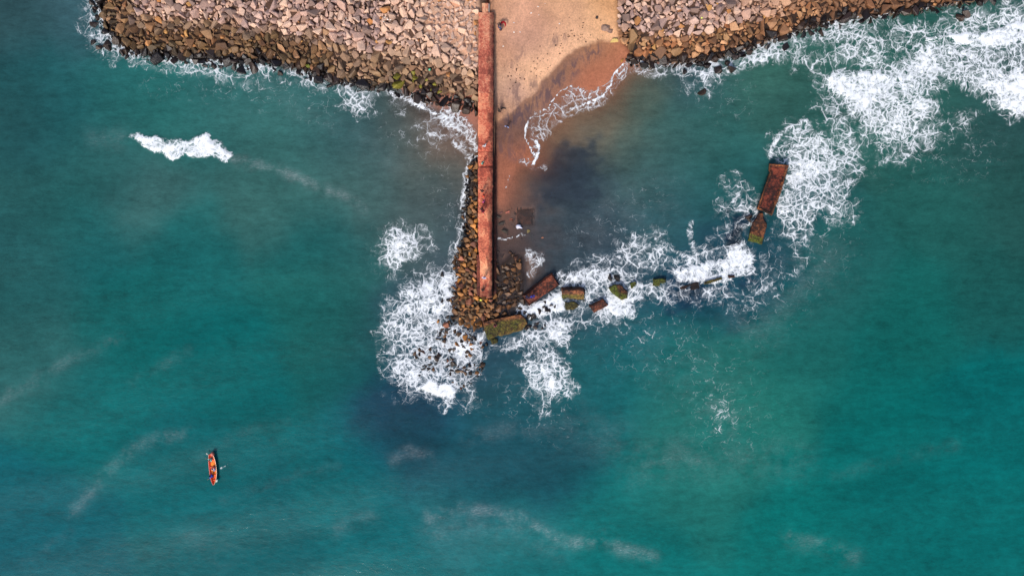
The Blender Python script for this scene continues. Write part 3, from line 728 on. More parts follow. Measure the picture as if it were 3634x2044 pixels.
def build_rock(i):
    x, y, r, z = rocks[i]
    rr = random.Random(i * 13 + 1)
    vs, fs = TPL[rr.randrange(len(TPL))]
    rw = r * S
    ex = rr.uniform(0.95, 1.45)
    sx, sy, sz = rw * ex ** 0.5 * 0.99, rw / ex ** 0.5 * 0.99, rw * rr.uniform(0.7, 1.1)
    M_ = (Matrix.Rotation(rr.uniform(0, 6.283), 4, 'Z') @ Matrix.Rotation(rr.gauss(0, 0.38), 4, 'X') @ Matrix.Rotation(rr.gauss(0, 0.38), 4, 'Y'))
    A = np.array(M_.to_3x3()) @ np.diag((sx, sy, sz))
    g = gz_[i]
    if z == 'W': zc = max(-0.12, 0) + 0.02
    elif z == 'S': zc = rr.uniform(-0.32, 0.05)
    elif z == 'J': zc = -0.42
    else:
        zc = g + sz * rr.uniform(-0.05, 0.30) + (0.5 - sz) * 0.2
        if z in 'LR' and g < 0: zc = min(max(g, -0.3) + sz * rr.uniform(-.1, .3), 0.25)
        if z == 'T' and x > 1762: zc = g * 0.4 - 0.1 + sz * rr.uniform(-.2, .25)
    # sand lies over the feet of the stones in the sandy corner
    c, kind, wetv = info[i]
    return vs @ A.T, fs, W(x, y, zc), c, wetv

def in_frame(x, y, r): return -r * .3 < x < 3634 + r * .3 and -r * .3 < y
order = sorted([i for i in range(len(rocks)) if in_frame(rocks[i][0], rocks[i][1], rocks[i][2]) and rocks[i][3] != 'J'], key=lambda i: -rocks[i][2])
# keep every region represented by its largest stones
singles = set(order[:300])

AREA = {'L': 'rock slope left of the red jetty', 'R': 'rock slope right of the beach', 'T': 'rubble mound round the jetty end',
        'S': 'scattered rocks in the foam below the jetty', 'W': 'lone wet rocks standing in the surf', 'J': 'sunken stones right of the jetty'}
def vcolors(vs, off, c, wetv, k_=1.0):
    """every stone darkens where the sea keeps it wet"""
    base = lin(c)
    n = len(vs); out = np.empty((n, 4)); zz = vs[:, 2] + off[2]
    w = sstep(0.75, 0.05, zz) if False else 1 - sstep(0.05, 0.60, zz)
    out[:, :3] = base[None, :] * (1 - 0.72 * w[:, None]); out[:, 3] = wetv * (1 - w)
    return out

bv, bf, bc = [], [], []; base_i = 0
size_word = lambda r: 'very large' if r > 19 else 'large' if r > 15.5 else 'big'
used_labels = {}
for i in range(len(rocks)):
    vs, fs, off, c, wetv = build_rock(i)
    x, y, r, z = rocks[i]
    if i in singles:
        me = bpy.data.meshes.new('boulder'); me.from_pydata([tuple(v) for v in vs], [], fs); me.update(); me.materials.append(M_ROCK)
        set_col(me, 'rcol', vcolors(vs, off, c, wetv))
        o = bpy.data.objects.new('boulder', me); o.location = off; link(o)
        kind = info[i][1]
        if z == 'L':
            pl = ('far left' if x < 520 else 'left' if x < 900 else 'middle' if x < 1250 else 'jetty end')
            hy = 'top edge' if y < 60 else 'waterline' if dl[i] < 30 else 'lower half' if dl[i] < 95 else 'upper half'
            lab = f'{size_word(r)} {kind} boulder, {hy}, {pl} of the left rock slope'
        elif z == 'R':
            pl = ('beach end' if x < 2400 else 'left' if x < 2700 else 'middle' if x < 3000 else 'narrow right end')
            hy = 'top edge' if y < 50 else 'waterline' if dr[i] < 30 else 'slope face'
            lab = f'{size_word(r)} {kind} boulder, {hy}, {pl} of the right rock slope'
        elif z == 'T': lab = f'{kind} rock piled against the jetty foot on its ' + ('right side' if x > 1762 else 'left side' if y < 1040 else 'seaward end')
        elif z == 'S': lab = f'{kind} rock in white foam below the jetty end'
        else: lab = f'{kind} rock standing in foam ' + ('beside the broken blocks' if 1800 < x < 2300 and y > 900 else 'off the left rock slope' if x < 1500 and y < 400 else 'off the right rock slope' if x > 2300 and y < 400 else 'near the jetty end' if x < 1800 else 'beside the upright block')
        tag(o, lab, 'boulder', AREA[z])
    else:
        bv.append(vs + np.array(off)); bf += [tuple(k + base_i for k in f) for f in fs]
        bc.append(vcolors(vs, off, c, wetv)); base_i += len(vs)
bv = np.concatenate(bv); me = bpy.data.meshes.new('rubble'); me.from_pydata(bv.tolist(), [], bf); me.update(); me.materials.append(M_ROCK)
set_col(me, 'rcol', np.concatenate(bc)); o = link(bpy.data.objects.new('rubble', me))
tag(o, 'smaller angular stones filling the rock slopes and the jetty mound', 'rubble', kind='stuff')
print('rocks', len(rocks), 'single', len(singles))

# ------------------------------------------------------------------ laterite blocks
def solid_block(name, top, bot, zt, zb, label, cat='broken block', mat=None, group=None, tintf=None, cell=0.35, rough=0.12, parent=None, rim=0.0, tilt=None, seed=0, ridge=None):
    """a broken masonry block: top outline and wider foot outline in survey units"""
    n = len(top)
    bm = bmesh.new()
    cx = sum(p[0] for p in top) / n; cy = sum(p[1] for p in top) / n
    org = Vector(W(cx, cy, 0))
    def zt_at(x, y): return zt + (tilt[0] * (x - cx) * S + tilt[1] * (cy - y) * S if tilt else 0)
    tv = [bm.verts.new(Vector(W(x, y, zt_at(x, y))) - org) for x, y in top]
    bvv = [bm.verts.new(Vector(W(x, y, zb)) - org) for x, y in bot]
    bm.faces.new(tv[::-1]); bm.faces.new(bvv)
    for i in range(n): bm.faces.new((tv[i], tv[(i + 1) % n], bvv[(i + 1) % n], bvv[i]))
    bmesh.ops.recalc_face_normals(bm, faces=bm.faces)
    bmesh.ops.triangulate(bm, faces=bm.faces)
    for it in range(9):
        lng = [e for e in bm.edges if e.calc_length() > cell]
        if not lng: break
        bmesh.ops.subdivide_edges(bm, edges=lng, cuts=1, use_grid_fill=False)
        bmesh.ops.triangulate(bm, faces=[f for f in bm.faces if len(f.verts) > 3])
    bmesh.ops.beautify_fill(bm, faces=bm.faces, edges=bm.edges)
    ct = [((v.co + org).x, (v.co + org).y) for v in bm.verts]
    px = np.array([c[0] / S for c in ct]); py = np.array([c[1] / S for c in ct])
    bm.normal_update()
    for v in bm.verts:
        p = (v.co + org) * 1.0
        q = mnoise.noise(p * 1.1 + Vector((seed, 0, 0))) * 1.0 + mnoise.noise(p * 3.1) * 0.6
        v.co += v.normal * q * rough
        if ridge and v.co.z > zt - 1.2:
            u = v.co + org; k = (H - u.z) / H
            X_ = u.x / S / k + CX; Y_ = CY - u.y / S / k
            (ax, ay), (bx, by), s1_, s2_ = ridge
            L_ = math.hypot(bx - ax, by - ay); sdist = ((bx - ax) * (Y_ - ay) - (by - ay) * (X_ - ax)) / L_ * S
            v.co.z -= abs(sdist) * (s1_ if sdist > 0 else s2_)
        if rim and v.normal.z > 0.7:
            u = v.co + org; k = (H - u.z) / H
            X_ = u.x / S / k + CX; Y_ = CY - u.y / S / k
            d = float(sd(np.array([X_]), np.array([Y_]), top)[0])
            v.co.z -= rim * float(sstep(2.5, 7, d))
    cols = []
    for v in bm.verts:
        u = v.co + org; k = (H - u.z) / H
        X_ = u.x / S / k + CX; Y_ = CY - u.y / S / k
        t = tintf(X_, Y_, u.z) if tintf else (1, 1, 1, 0)
        w = 1 - float(sstep(0.05, 0.7, u.z)) * 0.6 if u.z < 0.7 else 0.4
        w = 1 - 0.55 * (1 - float(sstep(0.0, 0.55, u.z)))
        cols.append((t[0] * w, t[1] * w, t[2] * w, t[3]))
    me = bpy.data.meshes.new(name); bm.to_mesh(me); bm.free(); me.materials.append(mat or M_BLOCK)
    set_col(me, 'tint', cols)
    o = bpy.data.objects.new(name, me); o.location = org; link(o, parent)
    if parent is None: tag(o, label, cat, group)
    return o

BG = 'broken sea wall blocks in a curved line'
def tn(base, moss=None, m=0.0):
    def f(x, y, z):
        a = 0.0
        if moss: a = m * float(sstep(-4, 5, sd(np.array([x]), np.array([y]), moss)[0]))
        return (base[0], base[1], base[2], a)
    return f
# long reddish block beside the jetty end (sloping sides)
solid_block('stone_block', [(1861,1052),(1957,976),(1984,1012),(1881,1078)], [(1846,1045),(1958,960),(1990,1010),(1874,1091)], 1.7, -1.2,
            'long red brown block lying diagonally beside the jetty end, two people on it', group=BG, tintf=tn((0.72, 0.44, 0.40)), seed=1, ridge=((1846,1045),(1960,968), 0.42, 1.6))
solid_block('stone_block', [(1996,1030),(2068,1028),(2074,1046),(2074,1062),(1998,1056)], [(1990,1008),(2066,1004),(2078,1020),(2078,1070),(1991,1064)], 1.5, -1.2,
            'square block with yellow green moss on its lower side, right of the long red block', group=BG,
            tintf=lambda x, y, z: (lambda q: (0.45 + q * .9, 0.36 + q * .95, 0.30 + q * .75, float(sstep(1040, 1050, y)) * 0.75))(float(sstep(1022, 1040, y))), seed=2, ridge=((1990,1032),(2078,1032), 0.75, 0.55))  # dark upper half, pale lower half: sun shading painted into the tint
solid_block('stone_block', [(2008,1074),(2038,1072),(2054,1084),(2036,1096),(2010,1098)], [(1998,1068),(2040,1066),(2061,1082),(2042,1102),(2006,1104)], 0.6, -1.0,
            'low black green rock lump just below the square mossy block', group=BG, tintf=tn((0.38, 0.40, 0.30), [(1990,1060),(2070,1060),(2070,1110),(1990,1110)], 0.45), seed=3)
solid_block('stone_block', [(2094,1085),(2139,1063),(2158,1082),(2110,1110)], [(2085,1081),(2140,1054),(2167,1082),(2107,1120)], 1.1, -1.0,
            'small tilted brown block between the square block and the mossy one', group=BG, tintf=tn((0.66, 0.48, 0.42)), seed=4, ridge=((2092,1092),(2152,1066), 0.6, 0.5))
solid_block('stone_block', [(2162,1022),(2182,1012),(2203,1014),(2223,1036),(2222,1054),(2207,1062),(2186,1046)], [(2154,1019),(2180,1005),(2206,1008),(2231,1034),(2229,1060),(2208,1071),(2176,1050),(2156,1038)], 1.0, -1.0,
            'ragged dark block fringed with bright green moss, lapped by foam', group=BG,
            tintf=tn((0.5, 0.48, 0.3), [(2150,1000),(2180,1000),(2200,1040),(2235,1045),(2225,1075),(2195,1066),(2150,1045)], 1.0), seed=5)
solid_block('stone_block', [(2236,1006),(2254,1000),(2257,1008),(2242,1022)], [(2231,1006),(2254,996),(2262,1010),(2240,1028)], 0.6, -1.0,
            'small green mossy lump right of the ragged mossy block', group=BG, tintf=tn((0.5, 0.5, 0.3), [(2225,990),(2270,990),(2270,1035),(2225,1035)], 1.0), seed=6)
solid_block('stone_block', [(2318,992),(2360,990),(2360,1002),(2342,1004),(2338,1014),(2318,1012)], [(2313,986),(2363,984),(2364,1005),(2346,1008),(2340,1020),(2314,1018)], 0.6, -1.0,
            'flat green mossy block alone left of the breaking wave', group=BG, tintf=tn((0.4, 0.42, 0.25), [(2300,980),(2370,980),(2370,1025),(2300,1025)], .9), seed=7)
solid_block('stone_block', [(2412,1020),(2480,1000),(2484,1032),(2420,1050)], [(2405,1014),(2484,994),(2489,1038),(2412,1058)], -0.05, -1.2,
            'dark sunken block awash under the left part of the breaking wave', group=BG, tintf=tn((0.22, 0.24, 0.30)), seed=8, tilt=(0, 0.12))
solid_block('stone_block', [(2500,1000),(2560,984),(2562,990),(2502,1006)], [(2492,1000),(2563,980),(2568,1002),(2498,1018)], 0.55, -1.2,
            'narrow brown block edge showing through the breaking wave', group=BG, tintf=tn((0.55, 0.5, 0.35), [(2490,970),(2580,970),(2580,1020),(2490,1020)], .5), seed=9)
solid_block('stone_block', [(2584,978),(2606,976),(2608,984),(2586,986)], [(2578,972),(2612,970),(2614,992),(2582,992)], 0.35, -1.2,
            'tip of a dark block below the round splash', group=BG, tintf=tn((0.4, 0.34, 0.28)), seed=10)
# upright pair on the right
solid_block('stone_block', [(2731,583),(2797,588),(2782,640),(2762,700),(2738,762),(2688,740),(2712,672),(2734,612),(2729,606)],
            [(2727,579),(2801,584),(2786,640),(2768,702),(2740,769),(2683,743),(2708,672),(2728,612),(2725,606)], 1.9, -1.3,
            'tall deep red block with raised rim, topmost of the broken blocks', group=BG, tintf=lambda x, y, z: (lambda d: (0.95, 0.72, 0.5, 0.1) if d < 3.5 else (0.22, 0.14, 0.13, 0) if d < 9 else (0.62, 0.30, 0.28, 0))(float(sd(np.array([x]), np.array([y]), [(2731,583),(2797,588),(2782,640),(2762,700),(2738,762),(2688,740),(2712,672),(2734,612),(2729,606)])[0]) + 3 * mnoise.noise(Vector((x * .2, y * .2, 0)))), seed=11, rim=0.28)  # pale rim and dark band inside it: relief shading painted into the tint
solid_block('stone_block', [(2672,790),(2686,776),(2694,758),(2706,758),(2706,778),(2720,794),(2718,806),(2702,862),(2656,852)],
            [(2664,790),(2678,776),(2690,754),(2710,754),(2712,776),(2726,790),(2726,808),(2706,879),(2649,862)], 1.0, -1.3,
            'bottle shaped brown block with green moss foot, below the tall red block', group=BG,
            tintf=tn((0.58, 0.50, 0.36), [(2650,825),(2720,848),(2712,885),(2640,872)], 1.0), seed=12, tilt=(-.1, 0.12))
solid_block('stone_block', [(2580,866),(2600,840),(2620,806),(2628,820),(2616,860),(2600,874)], [(2574,872),(2596,836),(2618,798),(2632,818),(2622,866),(2602,880)], -0.12, -1.4,
            'sunken black rock under the water left of the bottle shaped block', group=BG, tintf=tn((0.22, 0.22, 0.28)), seed=13)
# big mossy slab below the jetty
sl = empty('stone_slab', W(1790, 1160, 0))
def child_fix(o, p): o.location = Vector(o.location) - Vector(p.location)
o = solid_block('slab_body', [(1716,1143),(1780,1128),(1846,1117),(1862,1131),(1870,1148),(1852,1168),(1815,1178),(1785,1190),(1768,1186),(1734,1205),(1724,1180)],
            [(1710,1138),(1780,1122),(1848,1111),(1866,1130),(1876,1148),(1857,1174),(1815,1185),(1780,1197),(1768,1194),(1732,1212),(1718,1180)], 0.95, -1.0, '', tintf=tn((0.82, 0.80, 0.56),
            [(1712,1160),(1745,1150),(1790,1135),(1870,1130),(1870,1180),(1780,1205),(1725,1220)], 0.62), seed=14, parent=sl); child_fix(o, sl)
o = solid_block('broken_corner', [(1740,1204),(1764,1202),(1766,1214),(1746,1220)], [(1736,1200),(1769,1198),(1770,1218),(1745,1226)], 0.35, -1.0, '', tintf=tn((0.5, 0.48, 0.3),
            [(1730,1195),(1775,1195),(1775,1230),(1730,1230)], .6), seed=15, parent=sl); child_fix(o, sl)
tag(sl, 'broad mossy brown slab wedged below the seaward end of the jetty', 'stone slab')
# square slab under shallow water
sq = solid_block('sunken_slab', [(1835,747),(1888,746),(1887,795),(1836,794)], [(1833,744),(1891,743),(1890,798),(1833,797)], -0.10, -0.8,
            'square brown slab just under the shallow water right of the jetty', 'sunken slab', tintf=tn((0.62, 0.52, 0.5)), seed=16, rough=0.03)

# ------------------------------------------------------------------ jetty
jt = empty('jetty', W(1722, 1040, 0))
JO = Vector(jt.location)
ZT = 2.3
def jl(y): return float(np.interp(y, [45, 450, 880, 930, 1055], [1699, 1697, 1697, 1704, 1704]))
def jr(y): return float(np.interp(y, [45, 450, 790, 1055], [1752, 1750, 1746, 1745]))
def jetty_loft(name, prof, y0, y1, mat, tintf, step=6.0, jig=0.10, caps=True):
    """prof(y) -> list of (x, z) across; skinned along the jetty, closed underneath"""
    ys = np.arange(y0, y1 + 0.1, step); vs = []; cols = []; nP = None
    for y in ys:
        pr = prof(float(y)); nP = len(pr)
        for k, (x, z) in enumerate(pr):
            p = Vector(W(x, y, z))
            q = mnoise.noise(Vector((p.x * 1.3, p.y * 1.3, z))) * jig + mnoise.noise(p * 4.0) * jig * 0.6
            p.x += q * 0.9; p.z += q * 0.5
            vs.append(p - JO); cols.append(tintf(x, float(y), z))
    fs = []
    for j in range(len(ys) - 1):
        for k in range(nP - 1):
            a = j * nP + k; fs.append((a, a + nP, a + nP + 1, a + 1))
    if caps:
        fs.append(tuple(range(nP))[::-1]); b_ = (len(ys) - 1) * nP; fs.append(tuple(range(b_, b_ + nP)))
    o = mesh_obj(name, vs, fs, mat, jt); set_col(o.data, 'tint', cols); return o
def gap(y): return 0.30 * math.exp(-((y - 590) / 3.0) ** 2) + 0.12 * math.exp(-((y - 538) / 3.0) ** 2)
def deckprof(y):
    l, r = jl(y), jr(y); n = 16
    e = 2.0 * (mnoise.noise(Vector((y * 0.06, 3, 1)))); e2 = 3.0 * (mnoise.noise(Vector((y * 0.09, 9, 1)))) + 1.5 * mnoise.noise(Vector((y * 0.4, 2, 1)))
    pts = [(l + e - 0.5, ZT - 0.5)]
    for k in range(n + 1):
        t = k / n; x = l + e + (r + e2 - l - e) * t
        z = ZT - gap(y) - 0.22 * max(0, (t - 0.82) / 0.18) ** 2 - 0.08 * max(0, (0.12 - t) / 0.12)
        pts.append((x, z))
    pts.append((r + e2 + 0.5, ZT - 0.6)); return pts
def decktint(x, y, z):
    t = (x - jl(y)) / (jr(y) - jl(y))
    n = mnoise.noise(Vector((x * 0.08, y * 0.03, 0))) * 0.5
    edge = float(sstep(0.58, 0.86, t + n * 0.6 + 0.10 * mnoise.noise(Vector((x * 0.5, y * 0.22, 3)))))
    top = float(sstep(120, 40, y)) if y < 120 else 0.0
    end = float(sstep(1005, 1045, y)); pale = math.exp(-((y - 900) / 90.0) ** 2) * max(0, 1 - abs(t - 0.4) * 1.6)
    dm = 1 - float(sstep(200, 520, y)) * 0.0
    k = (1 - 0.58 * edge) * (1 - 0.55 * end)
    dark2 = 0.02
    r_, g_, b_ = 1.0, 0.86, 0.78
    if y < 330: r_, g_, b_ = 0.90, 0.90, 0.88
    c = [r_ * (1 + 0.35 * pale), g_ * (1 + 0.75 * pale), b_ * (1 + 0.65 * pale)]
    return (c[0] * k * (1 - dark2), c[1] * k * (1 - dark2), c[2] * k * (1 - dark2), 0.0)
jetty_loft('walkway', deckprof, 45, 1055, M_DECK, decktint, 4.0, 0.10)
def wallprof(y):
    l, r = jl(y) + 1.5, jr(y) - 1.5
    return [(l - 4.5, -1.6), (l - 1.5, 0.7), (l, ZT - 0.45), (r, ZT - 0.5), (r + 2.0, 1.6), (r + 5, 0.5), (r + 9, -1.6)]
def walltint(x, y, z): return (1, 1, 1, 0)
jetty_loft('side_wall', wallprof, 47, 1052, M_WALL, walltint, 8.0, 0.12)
def ledprof(y):
    w = float(np.interp(y, [100, 300, 500, 700, 1055], [0.5, 2, 4, 8, 9])); x1 = 1761.5 + 0.8 * mnoise.noise(Vector((y * .05, 0, 0)))
    return [(x1 - w, -1.5), (x1 - w, 0.42), (x1, 0.36), (x1 + 0.8, -1.5)]
jetty_loft('ledge', ledprof, 400, 1052, M_LEDGE, lambda x, y, z: (0.55, 0.5, 0.5, 0), 8.0, 0.06)
def led2(y):
    return [(1692, -1.5), (1692.5 + 0.8 * mnoise.noise(Vector((y * .07, 0, 0))), 1.25), (jl(y) + 2, 1.4), (jl(y) + 2, -1.5)]
jetty_loft('ledge', led2, 905, 1054, M_LEDGE, lambda x, y, z: (1.1, 0.95, 0.95, 0), 8.0, 0.10)
def stub(y): return [(1710, 0.6), (1711, ZT - 0.1), (1722, ZT), (1733, ZT - 0.1), (1734, 0.6)]
jetty_loft('landing', stub, 12, 47, M_DECK, lambda x, y, z: (0.95, 1.25, 1.2, 0), 5.0, 0.05)
pv = []
bm = bmesh.new(); bmesh.ops.create_cone(bm, cap_ends=True, segments=8, radius1=0.05, radius2=0.05, depth=1.3)
bmesh.ops.rotate(bm, verts=bm.verts, matrix=Matrix.Rotation(R(90), 3, 'X'))
M_STEEL = plain('galvanised_steel', (190, 190, 190), 0.4, 0.1)
rl = bm_obj('hand_rail', bm, M_STEEL, jt, loc=Vector(W(1735.5, 28, 2.9)) - JO)
bm = bmesh.new()
for dy in (-0.6, 0.6):
    bmesh.ops.create_cone(bm, cap_ends=True, segments=8, radius1=0.04, radius2=0.04, depth=0.9, matrix=Matrix.Translation((0, dy, -0.45)))
bm_obj('rail_post', bm, M_STEEL, jt, loc=Vector(W(1735.5, 28, 2.9)) - JO)
tag(jt, 'long straight red laterite jetty running from the beach into the sea', 'jetty')

# ------------------------------------------------------------------ people
SKIN = plain('skin', (120, 80, 60), 0.55, 0.06, 8, 0.05); HAIR = plain('hair', (20, 17, 16), 0.6, 0.2, 20, 0.2)
_cloth = {}
def cloth(rgb):
    if rgb not in _cloth: _cloth[rgb] = plain('cloth', rgb, 0.85, 0.15, 9, 0.4)
    return _cloth[rgb]

def skin_obj(name, verts, edges, radii, mat, parent, root=0, sub=1):
    me = bpy.data.meshes.new(name); me.from_pydata([Vector(v) for v in verts], edges, []); me.materials.append(mat)
    o = bpy.data.objects.new(name, me); link(o, parent)
    lay = me.attributes.get('skin_vert') or None
    m = o.modifiers.new('skin', 'SKIN')
    if not me.skin_vertices: pass
    sk = me.skin_vertices[0].data if me.skin_vertices else None
    if sk is None:
        bmx = bmesh.new(); bmx.from_mesh(me); bmx.verts.layers.skin.verify(); bmx.to_mesh(me); bmx.free(); sk = me.skin_vertices[0].data
    for i, r in enumerate(radii): sk[i].radius = (r if isinstance(r, tuple) else (r, r)); sk[i].use_root = (i == root)
    m.use_smooth_shade = True
    s = o.modifiers.new('sub', 'SUBSURF'); s.levels = sub; s.render_levels = sub
    return o

def person(loc, rz, shirt, legs_c, label, pose='stand', arms='down', group='people on the jetty and blocks', hat=None, step=0.0, lean=0.0, bare=False):
    p = empty('person', loc, rz)          # faces +Y
    p.scale = (1.12, 1.12, 1.05)
    hip = 0.92 if pose != 'sit' else 0.20
    def tp(z, y=0.0, x=0.0):              # trunk point leaning forward
        return (x, y + (z) * math.sin(lean), hip + z * math.cos(lean))
    if pose == 'sit':
        kn = [(s * 0.15, 0.40, hip + 0.28) for s in (-1, 1)]; an = [(s * 0.13, 0.52, 0.08) for s in (-1, 1)]; to = [(s * 0.13, 0.72, 0.05) for s in (-1, 1)]
    elif pose == 'crouch':
        hip = 0.45
        kn = [(s * 0.18, 0.36, 0.52) for s in (-1, 1)]; an = [(s * 0.14, 0.08, 0.09) for s in (-1, 1)]; to = [(s * 0.16, 0.28, 0.04) for s in (-1, 1)]
    else:
        kn = [(s * 0.10, 0.03 + s * step * 0.5, 0.50) for s in (-1, 1)]; an = [(s * 0.10, s * step, 0.09) for s in (-1, 1)]; to = [(s * 0.11, 0.17 + s * step, 0.035) for s in (-1, 1)]
    sh = [tp(0.50, 0, s * 0.19) for s in (-1, 1)]
    def armpts(s, mode):
        sx, sy, sz = tp(0.50, 0, s * 0.19)
        if mode == 'down': return (sx + s * 0.07, sy + 0.0, sz - 0.28), (sx + s * 0.09, sy + 0.10, sz - 0.52)
        if mode == 'front': return (sx + s * 0.05, sy + 0.16, sz - 0.22), (sx - s * 0.04, sy + 0.40, sz - 0.18)
        if mode == 'out': return (sx + s * 0.24, sy + 0.04, sz - 0.12), (sx + s * 0.44, sy + 0.16, sz - 0.08)
        return (sx + s * 0.10, sy + 0.12, sz - 0.20), (sx + s * 0.06, sy + 0.34, sz - 0.34)
    V = [tp(0.0), tp(0.22), tp(0.42), tp(0.56), tp(0.63, 0.01), tp(0.72, 0.03), tp(0.83, 0.03)]
    E = [(0, 1), (1, 2), (2, 3), (3, 4), (4, 5), (5, 6)]
    Rr = [(0.155, 0.11), (0.135, 0.10), (0.17, 0.11), (0.09, 0.075), 0.055, (0.075, 0.088), (0.062, 0.075)]
    for q, s in enumerate((-1, 1)):
        b0 = len(V); V += [(s * 0.10, tp(-0.04)[1], hip - 0.04), kn[q], an[q], to[q]]; Rr += [0.088, 0.058, 0.038, (0.045, 0.028)]
        E += [(0, b0), (b0, b0 + 1), (b0 + 1, b0 + 2), (b0 + 2, b0 + 3)]
        el, wr = armpts(s, arms if isinstance(arms, str) else arms[q])
        b1 = len(V); d = (Vector(wr) - Vector(el)).normalized()
        pm = Vector(wr) + d * 0.06
        V += [sh[q], el, wr, tuple(pm)]; Rr += [0.058, 0.042, 0.027, (0.036, 0.018)]
        E += [(2, b1), (b1, b1 + 1), (b1 + 1, b1 + 2), (b1 + 2, b1 + 3)]
        side = d.cross(Vector((0, 0, 1)));
        if side.length < 0.1: side = Vector((1, 0, 0))
        side.normalize(); cur = side.cross(d)
        for k, (off, ln) in enumerate(((-0.030, 0.068), (-0.010, 0.080), (0.010, 0.075), (0.028, 0.058))):
            f0 = len(V); a = pm + side * off + d * 0.03; b = a + d * ln * .5 ; c = b + d * ln * .4 - cur * ln * 0.35 * (1 if cur.z > 0 else -1)
            V += [tuple(a), tuple(b), tuple(c)]; Rr += [0.0095, 0.0088, 0.0075]; E += [(b1 + 3, f0), (f0, f0 + 1), (f0 + 1, f0 + 2)]
        f0 = len(V); a = Vector(wr) + side * 0.035 * s + d * 0.02; b = a + side * 0.02 * s + d * 0.035
        V += [tuple(a), tuple(b)]; Rr += [0.011, 0.009]; E += [(b1 + 2, f0), (f0, f0 + 1)]
    nb = len(V)
    # nose and ears grow from the head
    hd = V[5]
    for q in ((0, 0.105, 0.01), (-0.085, 0.0, 0.01), (0.085, 0.0, 0.01)):
        V.append((hd[0] + q[0], hd[1] + q[1], hd[2] + q[2])); Rr.append(0.012); E.append((5, len(V) - 1))
    skin_obj('body', V, E, Rr, SKIN, p)
    # clothes
    if not bare:
        TV = [tp(-0.02), tp(0.22), tp(0.42), tp(0.535)]; TE = [(0, 1), (1, 2), (2, 3)]; TR = [(0.175, 0.13), (0.155, 0.12), (0.19, 0.13), (0.10, 0.085)]
        for q, s in enumerate((-1, 1)):
            el, wr = armpts(s, arms if isinstance(arms, str) else arms[q]); b1 = len(TV)
            me_ = tuple((Vector(sh[q]) * 0.25 + Vector(el) * 0.75)); TV += [sh[q], me_]; TR += [0.075, 0.066]; TE += [(2, b1), (b1, b1 + 1)]
        skin_obj('shirt', TV, TE, TR, cloth(shirt), p)
    LV_ = [tp(0.03)]; LE = []; LR = [(0.172, 0.128)]
    for q, s in enumerate((-1, 1)):
        b0 = len(LV_); LV_ += [(s * 0.10, tp(-0.04)[1], hip - 0.05), kn[q], tuple(Vector(kn[q]) * 0.35 + Vector(an[q]) * 0.65)]; LR += [0.105, 0.078, 0.062]
        LE += [(0, b0), (b0, b0 + 1), (b0 + 1, b0 + 2)]
    skin_obj('trousers', LV_, LE, LR, cloth(legs_c), p)
    bm = bmesh.new(); bmesh.ops.create_uvsphere(bm, u_segments=14, v_segments=10, radius=1)
    h = Vector(tp(0.80, 0.0)); 
    for v in list(bm.verts):
        if v.co.z < -0.45 or (v.co.y > 0.55 and v.co.z < 0.25): pass
        v.co = Vector((v.co.x * 0.092, v.co.y * 0.105 - 0.015, max(v.co.z, -0.5) * 0.10)) + h
    bm_obj('hair', bm, HAIR if hat is None else HAIR, p, True)
    if hat:
        bm = bmesh.new(); bmesh.ops.create_cone(bm, cap_ends=True, segments=18, radius1=0.19, radius2=0.10, depth=0.08, matrix=Matrix.Translation(h + Vector((0, 0, 0.08))))
        bm_obj('sun_hat', bm, cloth(hat), p, True)
    return tag(p, label, 'person', group)

PG = 'people walking on the jetty'
def J(x, y): return W(x, y, ZT + 0.03)
person(J(1720, 522), R(35), (225, 225, 230), (200, 200, 205), 'person in white clothes on the upper part of the jetty', arms='out', group=PG)
person(J(1713, 583), R(-120), (120, 205, 185), (20, 22, 24), 'person in pale turquoise shirt beside the dark joint across the jetty', arms='front', group=PG)
person(J(1712, 681), R(-20), (28, 24, 30), (24, 22, 26), 'person dressed in black, topmost of the group of four on the jetty', arms='out', group=PG, step=0.12)
person(J(1717, 697), R(90), (226, 62, 34), (200, 60, 40), 'person in bright orange red clothes in the group on the jetty', arms='out', group=PG)
person(J(1718, 718), R(60), (208, 60, 150), (40, 20, 40), 'person in bright pink top in the group on the jetty', arms='front', group=PG)
person(J(1717, 750), R(140), (150, 28, 62), (130, 26, 55), 'person in crimson clothes, lowest of the group on the jetty', arms='out', group=PG, lean=0.5)
person(J(1710, 744), R(40), (22, 22, 24), (24, 22, 26), 'person in black beside the crimson one, lowest pair on the jetty', arms='front', group=PG)
person(J(1719, 986), R(170), (205, 214, 240), (170, 180, 225), 'person in pale blue white clothes near the seaward end of the jetty', arms='out', group=PG)
person(J(1715, 1029), R(10), (30, 24, 26), (34, 28, 28), 'small figure in black squatting close to the jetty tip', pose='crouch', arms='front', group=PG)
BP = 'people on the broken blocks'
person(W(1873, 1054, 1.72), R(150), (22, 34, 88), (20, 26, 60), 'person in navy, left of the two on the long red block', arms='out', group=BP, pose='crouch')
person(W(1889, 1051, 1.72), R(200), (26, 58, 205), (24, 40, 120), 'person in bright blue, right of the two on the long red block', arms='out', group=BP, pose='crouch')
person(W(1759, 1156, 0.95), R(30), (150, 48, 78), (80, 40, 40), 'person in dull pink alone on the big mossy slab', pose='crouch', arms='front', group=BP)
SPG = 'people on the sand'
def gnd(x, y): return float(ground_z(np.array([float(x)]), np.array([float(y)]))[0])
person(W(1772, 399, gnd(1772, 399)), R(-60), (20, 20, 24), (24, 22, 24), 'person in black on the sand beside the jetty wall', arms='out', group=SPG, step=0.1)
person(W(1800, 454, gnd(1800, 454)), R(160), (160, 168, 210), (40, 36, 48), 'person in lilac shirt on the wet sand', arms='out', group=SPG, lean=0.3)
